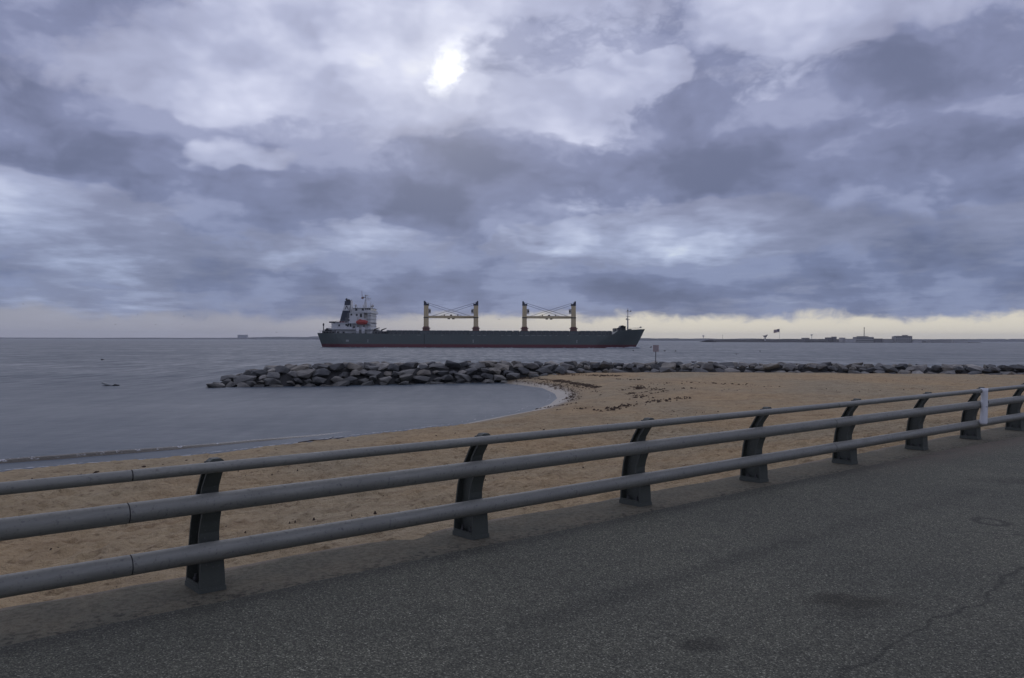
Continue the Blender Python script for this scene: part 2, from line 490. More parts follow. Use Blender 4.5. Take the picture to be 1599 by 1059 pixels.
# a low berm along the last high water
Zg = Zg + .10 * np.exp(-((Dg - 4.5 - 1.2 * fbm(Xg * .25, Yg * .25, 55)) / .7) ** 2) * (Dg > 0)
Zg[0, :] = np.minimum(Zg[0, :], -.16)
Zg = np.where(Nn < 1.5, np.minimum(Zg, -.085 - .015 * Nn + .02 * rough), Zg)
verts = np.stack([Xg, Yg, Zg], -1).reshape(-1, 3)
keep = (Zg > WATER - 1.2)
kq = keep[:-1, :-1] | keep[1:, 1:] | keep[:-1, 1:] | keep[1:, :-1]
jj, ii = np.nonzero(kq)
quads = np.stack([jj * ns + ii, (jj + 1) * ns + ii, (jj + 1) * ns + ii + 1, jj * ns + ii + 1], -1)
used = np.unique(quads)
remap = np.full(len(verts), -1); remap[used] = np.arange(len(used))
me = bpy.data.meshes.new('beach')
vv = verts[used]; qq = remap[quads]
me.vertices.add(len(vv)); me.vertices.foreach_set('co', vv.astype(np.float32).ravel())
me.loops.add(qq.size); me.loops.foreach_set('vertex_index', qq.astype(np.int32).ravel())
me.polygons.add(len(qq)); me.polygons.foreach_set('loop_start', np.arange(0, qq.size, 4, dtype=np.int32))
me.update(calc_edges=True); me.validate()
me.polygons.foreach_set('use_smooth', [True] * len(me.polygons))
bm = bmesh.new(); bm.from_mesh(me)
if sum(f.normal.z for f in list(bm.faces)[:50]) < 0: bmesh.ops.reverse_faces(bm, faces=bm.faces)
bm.to_mesh(me); bm.free()
beach = link('beach', me, MATS['beach_sand'])
tag(beach, 'trodden brown sand beach between the railing and the cove', 'beach', kind='structure')

# ------------------------------------------------------------------ promenade: asphalt and its concrete edge
ma, t, p = new_mat('asphalt')
geo = t.node('ShaderNodeNewGeometry').outputs['Position']
cellc = t.voro(geo, 135.0, 'Color')
cr, cg, cb = t.sep(cellc)
big = t.noise(geo, .55, 5.0, .62)
mid = t.noise(geo, 5.0, 5.0, .65)
grit = t.noise(geo, 170.0, 2.0, .5)
base = t.ramp(cr, [(0.0, (.042, .042, .030)), (.40, (.093, .092, .065)), (.80, (.160, .159, .113)), (.94, (.25, .246, .178)), (1, (.46, .45, .335))])
base = t.mix(t.ss(grit, .35, .7), base, t.mix(1.0, base, (.62, .62, .62), 'MULTIPLY'))
base = t.mix(t.ss(big, .3, .75), base, t.mix(1.0, base, (.74, .75, .77), 'MULTIPLY'))
base = t.mix(t.ss(mid, .45, .75), base, t.mix(1.0, base, (.80, .80, .81), 'MULTIPLY'))
wv = t.vm('ADD', geo, t.vm('SCALE', t.vm('SUBTRACT', t.noise(geo, 5.0, 5.0, .65, col=True), (.5, .5, .5)), scale=.28))
wv2 = t.vm('ADD', geo, t.vm('SCALE', t.vm('SUBTRACT', t.noise(geo, 3.0, 6.0, .7, col=True), (.5, .5, .5)), scale=.10))
wv3 = t.vm('ADD', wv2, t.vm('SCALE', t.vm('SUBTRACT', t.noise(geo, 1.1, 3.0, .6, col=True), (.5, .5, .5)), scale=.5))
def spot(x, y, rx, ry, amt, col=(.35, .34, .33)):
    global base
    q = t.vm('MULTIPLY', t.vm('SUBTRACT', wv, (x, y, 0)), (1 / rx, 1 / ry, 0))
    base = t.mix(t.m('MULTIPLY', t.ss(t.vm('LENGTH', q), 1.2, .3), amt), base, t.mix(1.0, base, col, 'MULTIPLY'))
spot(1.02, 4.31, .17, .12, .85)
spot(2.16, 5.05, .36, .20, .85, (.38, .36, .31))
spot(2.02, 4.82, .3, .10, .5)
spot(-.4, 3.2, .4, .3, .4)
spot(6.2, 9.4, .8, .3, .6)
def streak(ax, ay, bx, by, wd, amt, vec, col=(.45, .45, .46), soft=.2):
    global base
    dd = Vector((bx - ax, by - ay, 0)); L = dd.length; dd /= L; nn = Vector((-dd.y, dd.x, 0))
    rel = t.vm('SUBTRACT', vec, (ax, ay, 0))
    al = t.vm('DOT_PRODUCT', rel, tuple(dd)); ac = t.m('ABSOLUTE', t.vm('DOT_PRODUCT', rel, tuple(nn)))
    msk = t.m('MULTIPLY', t.ss(ac, wd, wd * soft), t.m('MULTIPLY', t.ss(al, -.3, .1), t.ss(al, L + .3, L - .1)))
    base = t.mix(t.m('MULTIPLY', msk, amt), base, t.mix(1.0, base, col, 'MULTIPLY'))
streak(.1, 4.65, 2.3, 6.55, .17, .55, wv, (.55, .55, .56))
streak(2.3, 6.55, 5.2, 8.9, .2, .35, wv, (.55, .55, .56))
streak(1.3, 3.6, 3.75, 5.85, .026, .7, wv3, (.34, .34, .34), .1)
streak(3.75, 5.85, 8.5, 9.9, .026, .7, wv3, (.34, .34, .34), .1)
streak(4.0, 6.9, 5.2, 6.5, .02, .7, wv2, (.3, .3, .3), .1)
# old ring mark
q = t.vm('LENGTH', t.vm('MULTIPLY', t.vm('SUBTRACT', wv2, (4.37, 7.3, 0)), (1, .8, 0)))
ring = t.ss(t.m('ABSOLUTE', t.m('SUBTRACT', q, .12)), .05, .015)
base = t.mix(t.m('MULTIPLY', ring, .75), base, t.mix(1.0, base, (.35, .35, .35), 'MULTIPLY'))
# darker strip along the edge and blown sand farther on
edge = t.vm('DOT_PRODUCT', t.vm('SUBTRACT', wv2, tuple(P1)), tuple(RN))
base = t.mix(t.m('MULTIPLY', t.ss(edge, .53, .33), .6), base, t.mix(1.0, base, (.5, .5, .52), 'MULTIPLY'))
along = t.vm('DOT_PRODUCT', t.vm('SUBTRACT', geo, tuple(P1)), tuple(RD))
dust = t.m('MULTIPLY', t.ss(edge, 1.1, .32), t.ss(along, 6.5, 12.0))
base = t.mix(t.m('MULTIPLY', dust, t.ss(mid, .25, .6)), base, (.145, .115, .085))
t.put(p.inputs['Base Color'], base)
p.inputs['Roughness'].default_value = .82
p.inputs['Specular IOR Level'].default_value = .35
t.put(p.inputs['Normal'], t.bump(t.m('ADD', t.voro(geo, 135.0), t.m('MULTIPLY', grit, .5)), .7, .008))

ma, t, p = new_mat('stained_concrete')
geo = t.node('ShaderNodeNewGeometry').outputs['Position']
n1 = t.noise(geo, 2.2, 6.0, .65); n2 = t.noise(geo, 26.0, 5.0, .65); n3 = t.noise(geo, 130.0, 2.0, .5)
across = t.vm('DOT_PRODUCT', t.vm('SUBTRACT', geo, tuple(P1)), tuple(RN))
c = t.mix(t.ss(n1, .32, .68), (.195, .172, .116), (.150, .142, .100))
moss = t.m('MULTIPLY', t.ss(n2, .48, .66), t.ss(t.m('ADD', across, t.m('MULTIPLY', t.m('SUBTRACT', n1, .5), .5)), -.05, .22))
c = t.mix(t.m('MULTIPLY', moss, .9), c, (.034, .034, .025))
c = t.mix(t.ss(n2, .42, .62), c, t.mix(1.0, c, (.66, .64, .60), 'MULTIPLY'))
c = t.mix(t.ss(n3, .35, .75), c, t.mix(1.0, c, (.66, .65, .64), 'MULTIPLY'))
sandy = t.ss(t.m('ADD', across, t.m('MULTIPLY', t.m('SUBTRACT', n1, .5), .35)), -.42, -.60)
c = t.mix(t.m('MULTIPLY', sandy, .6), c, (.30, .235, .175))
t.put(p.inputs['Base Color'], c)
p.inputs['Roughness'].default_value = .92
t.put(p.inputs['Normal'], t.bump(t.m('ADD', n2, t.m('MULTIPLY', n3, .4)), .9, .03))

# concrete sea wall whose top carries the railing, uneven on the sand side
sv = np.arange(-60, 150, .12)
rows = []
back = -.555 + .05 * fbm(sv * .8, sv * 0, 5) + .03 * fbm(sv * 4, sv * 0, 6)
broken = np.exp(-((sv - 1.85) / .2) ** 2) * .16          # chipped place beside the second post
cross = [(.80, -.026), (.45, -.025), (.10, -.022), (-.22, -.024), (-.46, -.028), (None, -.045), (None, -.6)]
V = []
for k, (v, z) in enumerate(cross):
    for i, s in enumerate(sv):
        vb = back[i] + broken[i] if v is None else v
        if v is not None and v < -.2: vb = max(v, back[i] + broken[i] + .04)
        zz_ = z + (.006 * math.sin(s * 3.1 + k) if z > -.1 else 0)
        V.append(rail_pt(s, vb - (.03 if z < -.5 else 0), zz_))
n = len(sv)
F = [(k * n + i, k * n + i + 1, (k + 1) * n + i + 1, (k + 1) * n + i) for k in range(len(cross) - 1) for i in range(n - 1)]
wall = link('sea_wall', mesh_from(V, F, smooth=False), MATS['stained_concrete'])
tag(wall, 'brown stained concrete edge of the promenade under the railing posts', 'sea wall', kind='structure')
# asphalt sheet with a ragged edge lying on the concrete
ev = np.arange(-60, 150, .05)
edge_off = .25 + .05 * fbm(ev * .35, ev * 0, 31) + .022 * fbm(ev * 3, ev * 0, 32) + .012 * fbm(ev * 14, ev * 0, 33)
edge_off = edge_off + np.clip((ev - 9) / 8, 0, 1) * .22
V = []; n = len(ev)
for v, z in ((None, -.035), (None, -.004), (.02, 0.0), (1.2, 0.002), (12, .01), (60, .02)):
    for i, s in enumerate(ev):
        vb = edge_off[i] if v is None else (edge_off[i] + v if v < .5 else v)
        V.append(rail_pt(s, vb, z))
F = [(k * n + i, (k + 1) * n + i, (k + 1) * n + i + 1, k * n + i + 1) for k in range(5) for i in range(n - 1)]
road = link('promenade', mesh_from(V, F), MATS['asphalt'])
tag(road, 'dark grey coarse asphalt promenade with cracks and stains', 'promenade', kind='structure')
for o in (wall, road):
    bm = bmesh.new(); bm.from_mesh(o.data); bm.normal_update()
    fl = [f for f in bm.faces if f.normal.z < -.2]
    if len(fl) > len(bm.faces) * .3: bmesh.ops.reverse_faces(bm, faces=bm.faces)
    bm.to_mesh(o.data); bm.free()

# ------------------------------------------------------------------ railing
ma, t, p = new_mat('weathered_rail_paint')
co = t.node('ShaderNodeTexCoord').outputs['Object']
n1 = t.noise(co, 3.0, 5.0, .6); n2 = t.noise(co, 45.0, 4.0, .6)
c = t.mix(n1, (.165, .166, .146), (.232, .233, .206))
c = t.mix(t.ss(n2, .55, .75), c, (.11, .11, .108))
n3 = t.noise(t.vm('MULTIPLY', co, (.6, 6, 6)), 2.2, 6.0, .7); n4 = t.noise(co, 11.0, 6.0, .75)
c = t.mix(t.m('MULTIPLY', t.ss(n3, .52, .72), .6), c, (.30, .30, .262))
c = t.mix(t.m('MULTIPLY', t.ss(n4, .62, .70), .7), c, (.10, .085, .068))
t.put(p.inputs['Base Color'], c)
p.inputs['Metallic'].default_value = .25
t.put(p.inputs['Roughness'], t.mr(n2, .3, .7, .42, .6))
t.put(p.inputs['Normal'], t.bump(n2, .12, .004))
ma, t, p = new_mat('post_paint')
co = t.node('ShaderNodeTexCoord').outputs['Object']
n1 = t.noise(co, 6.0, 5.0, .6); n2 = t.noise(co, 60.0, 4.0, .6)
c = t.mix(n1, (.050, .056, .048), (.080, .089, .076))
c = t.mix(t.ss(n2, .58, .72), c, (.12, .12, .115))
t.put(p.inputs['Base Color'], c)
p.inputs['Metallic'].default_value = .15
t.put(p.inputs['Roughness'], t.mr(n2, .3, .7, .5, .72))
t.put(p.inputs['Normal'], t.bump(n2, .25, .004))
GAP = mat('dark_joint', (.03, .03, .032), .8)
BOLT = mat('bolt_steel', (.10, .10, .10), .55, .6)

railing = empty('guard_railing', tuple(rail_pt(0, 0)), RAIL_RZ,
                'grey three-rail metal guard railing with curved posts along the promenade', 'railing')
# in the railing's own frame: x along, y = seaward (so road side is -y), z up
def prof(zs, tab):
    return np.interp(zs, [a for a, _ in tab], [b for _, b in tab])
FRONT = [(0, 0.0), (.19, -.004), (.24, -.020), (.30, -.068), (.36, -.066), (.44, -.042), (.51, -.010), (.56, -.015),
         (.62, -.056), (.67, -.040), (.73, .004), (.79, .050), (.86, .074)]     # scalloped between the rails
BACK = [(0, -.270), (.12, -.268), (.27, -.262), (.40, -.246), (.50, -.218), (.60, -.168), (.70, -.110), (.78, -.060), (.86, -.008)]
WID = [(0, .170), (.12, .160), (.25, .142), (.4, .130), (.6, .116), (.86, .100)]
def post_mesh():
    zs = np.linspace(.011, .845, 44)
    fr = prof(zs, FRONT); bk = prof(zs, BACK); wd = prof(zs, WID) / 2
    th = .016; web = .011
    mb = MB()
    for f, sgn in ((fr, 1), (bk, -1)):            # the two flanges
        vs = []
        for z, v, h in zip(zs, f, wd):
            inner = v - sgn * th
            vs += [(-h, -v, z), (h, -v, z), (h, -inner, z), (-h, -inner, z)]
        fs = []
        for k in range(len(zs) - 1):
            for i in range(4):
                fs.append((k * 4 + i, k * 4 + (i + 1) % 4, k * 4 + 4 + (i + 1) % 4, k * 4 + 4 + i))
        fs += [(0, 1, 2, 3), tuple(range(len(zs) * 4 - 4, len(zs) * 4))]
        mb.add(vs, fs)
    vs = []
    for z, a, b in zip(zs, fr, bk):
        vs += [(-web, -(a - th), z), (web, -(a - th), z), (web, -(b + th), z), (-web, -(b + th), z)]
    fs = [(k * 4 + i, k * 4 + (i + 1) % 4, k * 4 + 4 + (i + 1) % 4, k * 4 + 4 + i) for k in range(len(zs) - 1) for i in range(4)]
    mb.add(vs, fs)
    return mb.mesh('post')
def cap_mesh():
    mb = MB()
    mb.prism([(-.049, .843), (.049, .843), (.047, .852), (.026, .868), (-.026, .868), (-.047, .852)], -.072, -.004)
    return mb.mesh('cap')
def foot_mesh():
    mb = MB()
    mb.box(-.090, .090, -.008, .278, -.024, .012, (-.088, .088, -.006, .276))
    mb.box(-.086, -.072, .018, .252, .0115, .032); mb.box(.072, .086, .018, .252, .0115, .032)
    return mb.mesh('base_plate')
def bolt_mesh():
    mb = MB()
    mb.tube((0, 0, 0), (0, 0, .03), .019, n=6, smooth=False)
    mb.tube((0, 0, .03), (0, 0, .055), .010, n=8)
    return mb.mesh('bolt')
def saddle_mesh(z, v, r):
    return MB().box(-.055, .055, -v - .035, -v + .006, z - r * .75, z + r * .75).mesh('rail_seat')
pm, cm, fm, bmh = post_mesh(), cap_mesh(), foot_mesh(), bolt_mesh()
seats = [saddle_mesh(.258, -.036, .063), saddle_mesh(.580, -.024, .063), saddle_mesh(.817, .066, .036)]
for m_ in (pm, fm, cm, *seats): m_.materials.append(MATS['post_paint'])
bmh.materials.append(BOLT)
POSTS = [8.65 * q + o_ for q in (-1, 0, 1, 2) for o_ in (0, 2.237, 4.345, 6.47)]
for ps in POSTS[2:]:
    po = link('post', pm, None, railing, (ps, 0, 0))
    link('cap', cm, None, po)
    link('base_plate', fm, None, po)
    for m_ in seats: link('rail_seat', m_, None, po)
    for bx in (-.058, .058):
        for by in (.075, .19):
            link('bolt', bmh, None, po, (bx * .8, by, .012), (0, 0, random.random()))
# rails: lengths joined by sleeves every four bays
joints = [-9.0, -.53, 7.98, 16.62, 25.2]
RAILS = [(.258, .040, .063), (.580, .050, .063), (.817, .104, .036)]
def rail_mesh(L, r):
    n = 28; segs = max(2, int(L / .5)); vs = []; fs = []
    for i in range(segs + 1):
        for q in range(n):
            a = 2 * math.pi * q / n
            vs.append((L * i / segs, r * math.cos(a), r * math.sin(a)))
    for i in range(segs):
        for q in range(n):
            fs.append((i * n + q, i * n + (q + 1) % n, (i + 1) * n + (q + 1) % n, (i + 1) * n + q))
    me = mesh_from(vs, fs, smooth=True)
    bm = bmesh.new(); bm.from_mesh(me); bmesh.ops.recalc_face_normals(bm, faces=bm.faces); bm.to_mesh(me); bm.free()
    return me
for z, v, r in RAILS:
    sl = MB().tube((-.05, 0, 0), (.05, 0, 0), r - .005, n=24).mesh('sleeve'); sl.materials.append(GAP)
    for i, j in enumerate(joints):
        off = 0.0 if z > .7 else .012 * (1 if z < .3 else -.6)
        if i < len(joints) - 1:
            me = rail_mesh(joints[i + 1] - j - .007, r); me.materials.append(MATS['weathered_rail_paint'])
            ro = link('rail', me, None, railing, (j + .0035 + off, -v, z))
            link('joint_sleeve', sl, None, ro, (-.0035, 0, 0))
# white plastic pipe fastened upright to the rails (rod holder)
PVC = mat('white_plastic', (.62, .63, .65), .45, vary=.10, vscale=9)
hold_s = 12.80
hp = empty('rod_holder', tuple(rail_pt(hold_s, .15, .26)), RAIL_RZ, 'white plastic pipe fastened upright against the rails near the far posts', 'pipe')
mb = MB(); n = 20
vs = []; fs = []
for k, (z, r) in enumerate([(0, .055), (.03, .061), (.10, .058), (.25, .054), (.50, .053), (.55, .056), (.60, .057), (.60, .046), (.45, .044)]):
    for q in range(n):
        a = 2 * math.pi * q / n
        vs.append((r * math.cos(a) - .04 * (1 - min(1, z / .3)), r * math.sin(a), z))
for k in range(8):
    for q in range(n):
        fs.append((k * n + q, k * n + (q + 1) % n, k * n + n + (q + 1) % n, k * n + n + q))
fs.append(tuple(range(n)))
mb.add(vs, fs, True)
mb.build('pipe', PVC, hp)
MB().tube((0, 0, .585), (0, 0, .590), .0455, n=18).build('pipe_plug', mat('pale_plug', (.75, .75, .75), .5), hp)
MB().ell((.038, -.040, .37), .018, .014, .028, 8, 6).build('bolt_hole', GAP, hp)
MB().tube((0, 0, .285), (0, 0, .300), .058, n=20).build('strap', mat('grey_strap', (.35, .36, .38), .6), hp)

# ------------------------------------------------------------------ stone jetty
ma, t, p = new_mat('jetty_stone')
geo = t.node('ShaderNodeNewGeometry').outputs['Position']
oi = t.node('ShaderNodeObjectInfo')
rnd = oi.outputs['Random']
co = t.vm('ADD', t.node('ShaderNodeTexCoord').outputs['Object'], t.comb(t.m('MULTIPLY', rnd, 40.0), 0.0, 0.0))
n1 = t.noise(co, 1.6, 6.0, .65); n2 = t.noise(co, 14.0, 5.0, .7)
c = t.ramp(rnd, [(0.0, (.085, .088, .088)), (.35, (.16, .16, .152)), (.62, (.235, .23, .212)), (.82, (.26, .235, .19)), (.92, (.40, .38, .33)), (1, (.50, .47, .41))])
c = t.mix(t.ss(n1, .3, .7), c, t.mix(1.0, c, (.55, .55, .57), 'MULTIPLY'))
c = t.mix(t.ss(n2, .5, .72), c, t.mix(1.0, c, (.55, .55, .55), 'MULTIPLY'))
sx, sy, sz = t.sep(geo)
tide = t.ss(t.m('ADD', sz, t.m('MULTIPLY', t.m('SUBTRACT', n1, .5), .7)), WATER + 1.0, WATER + .35)
c = t.mix(t.m('MULTIPLY', tide, .8), c, (.036, .036, .030))
t.put(p.inputs['Base Color'], c)
t.put(p.inputs['Roughness'], t.mr(tide, 0, 1, .85, .5))
t.put(p.inputs['Normal'], t.bump(t.m('ADD', n1, t.m('MULTIPLY', n2, .35)), .7, .12))
def boulder_mesh(seed):
    r = random.Random(seed)
    bm = bmesh.new()
    pts = []
    for i in range(15):
        v = Vector((r.gauss(0, 1), r.gauss(0, 1), r.gauss(0, 1))).normalized()
        m_ = max(abs(v.x), abs(v.y), abs(v.z))
        v = v * (0.30 + .70 / m_ * .80) * r.uniform(.84, 1.10)
        pts.append(bm.verts.new((v.x * .5, v.y * .5, v.z * .5)))
    h = bmesh.ops.convex_hull(bm, input=pts)
    bmesh.ops.delete(bm, geom=list({g for g in h['geom_interior'] + h['geom_unused'] if isinstance(g, bmesh.types.BMVert)}), context='VERTS')
    bmesh.ops.dissolve_limit(bm, angle_limit=R(14), verts=bm.verts, edges=bm.edges)
    bmesh.ops.bevel(bm, geom=list(bm.edges), offset=.02, segments=1, affect='EDGES', profile=.6, clamp_overlap=True)
    bmesh.ops.triangulate(bm, faces=bm.faces)
    bmesh.ops.recalc_face_normals(bm, faces=bm.faces)
    me = bpy.data.meshes.new('boulder')
    bm.to_mesh(me); bm.free()
    me.materials.append(MATS['jetty_stone'])
    return me
BOULD = [boulder_mesh(100 + i) for i in range(16)]
CREST = [(-28.2, 74.2), (-24, 76.2), (-18, 78.4), (-6, 84), (5, 86.3), (20, 85.3), (35, 82.5), (51, 80.3), (80, 77.5), (110, 75)]
cum = [0]
for a, b in zip(CREST[:-1], CREST[1:]): cum.append(cum[-1] + math.dist(a, b))
def crest(s):
    x = np.interp(s, cum, [q[0] for q in CREST]); y = np.interp(s, cum, [q[1] for q in CREST])
    x2 = np.interp(s + .5, cum, [q[0] for q in CREST]); y2 = np.interp(s + .5, cum, [q[1] for q in CREST])
    tx, ty = x2 - x, y2 - y; L = math.hypot(tx, ty) or 1
    return Vector((x, y, 0)), Vector((ty / L, -tx / L, 0))        # point, towards the camera
def crest_h(s):
    return float(np.interp(s, [0, 2.5, 5.5, 8.5, 30, 200], [-2.75, -1.95, -1.25, -.93, -.90, -.98]))
jetty = empty('stone_jetty', (CREST[1][0], CREST[1][1], WATER), 0, 'long jetty of piled grey quarried boulders beyond the cove', 'jetty')
J0 = Vector(jetty.location)
mb = MB()
sv = np.arange(.6, cum[-1], 1.0)
V = []
for s in sv:
    c0, nr = crest(s); h = crest_h(s) - .38
    for off, z in ((3.4, WATER - .6), (.5, h), (-1.6, h), (-4.5, WATER - .6)):
        q = c0 + nr * off; V.append((q.x - J0.x, q.y - J0.y, z - J0.z))
F = [(i * 4 + k, i * 4 + k + 1, i * 4 + 5 + k, i * 4 + 4 + k) for i in range(len(sv) - 1) for k in range(3)]
core = link('rubble_core', mesh_from(V, F), mat('gap_shade_rubble', (.035, .035, .034), .95, bump=.8, bscale=3), jetty)  # core coloured dark to stand in for shade between the boulders
count = 0; rest = []
rows = [(3.5, 0.0), (2.6, .30), (1.7, .62), (.75, .92), (-.45, 1.0), (-1.7, .95)]
rj = random.Random(12)
cand = []
for ri, (off, fr) in enumerate(rows):
    s = rj.uniform(.2, 1.0)
    while s < cum[-1] - 1:
        big_ = rj.choice([.6, .8, .95, 1.1, 1.3, 1.5]) * rj.uniform(.92, 1.08)
        step = big_ * rj.uniform(1.0, 1.3)
        c0, nr = crest(s)
        h = crest_h(s)
        base_z = WATER - .02
        k = np.clip((h - base_z) / 1.85, .12, 1)
        q = c0 + nr * (off * (.55 + .45 * k) + rj.uniform(-.22, .22))
        z = min(base_z + (h - base_z) * fr + rj.uniform(-.16, .16) - .10, h + .28 - .3 * min(1.2, big_))
        sz_ = sand_at(q.x, q.y)
        if z > sz_ - .42 and not (s < 5 and fr > .6 and k < .5 and rj.random() < .5):
            sc = (big_ * rj.uniform(1.2, 1.65), big_ * rj.uniform(1.05, 1.35), min(1.0, big_ * rj.uniform(.66, .90)))
            z = min(z, h + .24 + rj.uniform(-.1, .06) - sc[2] * .42)
            cand.append((c0.x * 0 + abs(q.x - 12), q.copy(), z, sc, math.atan2(-nr.x, nr.y) + rj.uniform(-.5, .5), ri))
        s += step
cand.sort(key=lambda e: (e[5] == 5, e[0]))
for i, (_, q, z, sc, rz, ri) in enumerate(cand):
    me = BOULD[rj.randrange(16)]
    rot = (rj.uniform(-.25, .25), rj.uniform(-.3, .3), rz + (math.pi if rj.random() < .5 else 0))
    if i < 298:
        link('boulder', me, None, jetty, (q.x - J0.x, q.y - J0.y, z - J0.z), rot, sc)
    else:
        rest.append((me, Matrix.LocRotScale(Vector((q.x - J0.x, q.y - J0.y, z - J0.z)), Euler(rot), Vector(sc))))
if rest:
    mb = MB()
    for me, mx in rest:
        mb.add([mx @ v.co for v in me.vertices], [tuple(pl.vertices) for pl in me.polygons])
    tag(mb.build('more_boulders', MATS['jetty_stone'], jetty), kind='stuff')
print('boulders', len(cand))

# sign standing on the jetty
q = far(1024, 575, 84.5)
sg = empty('warning_sign', (q.x, q.y, q.z - .3), 0, 'small square faded sign on a thin pole standing in the jetty boulders', 'sign')
MB().tube((0, 0, 0), (0, 0, 2.75), .045, n=8).build('pole', mat('sign_pole', (.06, .06, .065), .6), sg)
MB().box(-.29, .29, -.075, -.05, 2.05, 2.72).build('panel', mat('faded_sign_panel', (.27, .235, .25), .6, vary=.2, vscale=5), sg)
mb = MB(); mb.box(-.30, .30, -.079, -.0752, 2.70, 2.73); mb.box(-.30, .30, -.079, -.0752, 2.04, 2.07)
mb.box(-.30, -.27, -.079, -.0752, 2.07, 2.70); mb.box(.27, .30, -.079, -.0752, 2.07, 2.70)
mb.build('border', mat('sign_border', (.28, .20, .21), .6), sg)

# ------------------------------------------------------------------ water's edge: little breaking wave and foam
def poly_len(pts):
    cu = [0.0]
    for a, b in zip(pts[:-1], pts[1:]): cu.append(cu[-1] + (b - a).length)
    return cu
def poly_at(pts, cu, s):
    x = float(np.interp(s, cu, [q.x for q in pts])); y = float(np.interp(s, cu, [q.y for q in pts]))
    return Vector((x, y, 0))
wave_px = [(-420, 752), (-200, 737), (0, 722.5), (120, 713.5), (250, 703), (375, 691.5), (500, 679.5), (600, 667), (650, 660)]
wpts = [seen(a, b, WATER) for a, b in wave_px]
wpts = [Vector((q.x, q.y, 0)) for q in wpts]
cu = poly_len(wpts)
L = cu[-1]
V = []; F = []
ss_ = np.arange(0, L, .12)
PRO = [(-1.1, -.01), (-.55, .06), (-.18, .16), (0, .20), (.12, .14), (.22, .04), (.42, -.01)]
for i, s in enumerate(ss_):
    q = poly_at(wpts, cu, s); q2 = poly_at(wpts, cu, min(L, s + .3))
    tn = (q2 - q).normalized() if (q2 - q).length > 1e-6 else tn
    nr = Vector((tn.y, -tn.x, 0))                # towards the beach
    fade = min(1, s / 4) * max(0, min(1, (L - s) / 16)) * (.75 + .7 * float(vnoise(np.array([s * .35]), np.array([1.5]), 8)[0]))
    wob = .35 * float(fbm(np.array([s * .25]), np.array([3.3]), 4)[0])
    for o_, h_ in PRO:
        pz = h_ * fade - .06 * (1 - fade) if h_ > 0 else -.05
        pos = q + nr * (o_ + wob)
        V.append((pos.x, pos.y, WATER + pz))
m7 = len(PRO)
F = [(i * m7 + k, i * m7 + k + 1, (i + 1) * m7 + k + 1, (i + 1) * m7 + k) for i in range(len(ss_) - 1) for k in range(m7 - 1)]
ma, t, p = new_mat('breaking_water')
geo = t.node('ShaderNodeNewGeometry').outputs['Position']
n1 = t.noise(geo, 2.6, 5.0, .65); n2 = t.noise(geo, 11.0, 4.0, .7)
_, _, sz = t.sep(geo)
fo = t.m('MULTIPLY', t.ss(t.m('ADD', n1, t.m('MULTIPLY', n2, .5)),   .80, .96), t.ss(sz, WATER + .03, WATER + .08))
t.put(p.inputs['Base Color'], t.mix(fo, (.060, .052, .040), (.55, .56, .57)))
t.put(p.inputs['Roughness'], t.mr(fo, 0, 1, .15, .8))
p.inputs['IOR'].default_value = 1.33
t.put(p.inputs['Normal'], t.bump(n2, .5, .04))
wv_o = link('breaking_wave', mesh_from(V, F, smooth=True), MATS['breaking_water'])
tag(wv_o, 'small breaking wave with broken foam running along the water edge', 'wave', kind='stuff')
# foam flecks left by the swash
mb = MB(); rf = random.Random(3)
shore_v = [Vector((x, y, 0)) for x, y in SHORE[2:14]]
scu = poly_len(shore_v)
for k in range(700):
    s = rf.uniform(0, scu[-1]) if k < 120 else rf.uniform(0, scu[5])
    q = poly_at(shore_v, scu, s); q2 = poly_at(shore_v, scu, min(scu[-1], s + .4))
    tn = (q2 - q).normalized() if (q2 - q).length > 1e-5 else Vector((1, 0, 0))
    nr = Vector((tn.y, -tn.x, 0))
    wob = .5 * float(fbm(np.array([s * .22]), np.array([0.7]), 14)[0])
    c0 = q + nr * (-.25 + wob + rf.gauss(0, .05))
    r_ = rf.uniform(.02, .07)
    zf = max(WATER, sand_at(c0.x, c0.y)) + .006
    n = 6; vs = []
    for j in range(n):
        a = 2 * math.pi * j / n
        pp = c0 + tn * (math.cos(a) * r_ * 2.2) + nr * (math.sin(a) * r_ * rf.uniform(.4, .8))
        vs.append((pp.x, pp.y, zf))
    vs.append((c0.x, c0.y, zf + .015))
    mb.add(vs, [(j, (j + 1) % n, n) for j in range(n)], True)
tag(mb.build('sea_foam', mat('foam', (.40, .41, .42), .8)), 'thin white foam flecks along the wet sand', 'foam', kind='stuff')

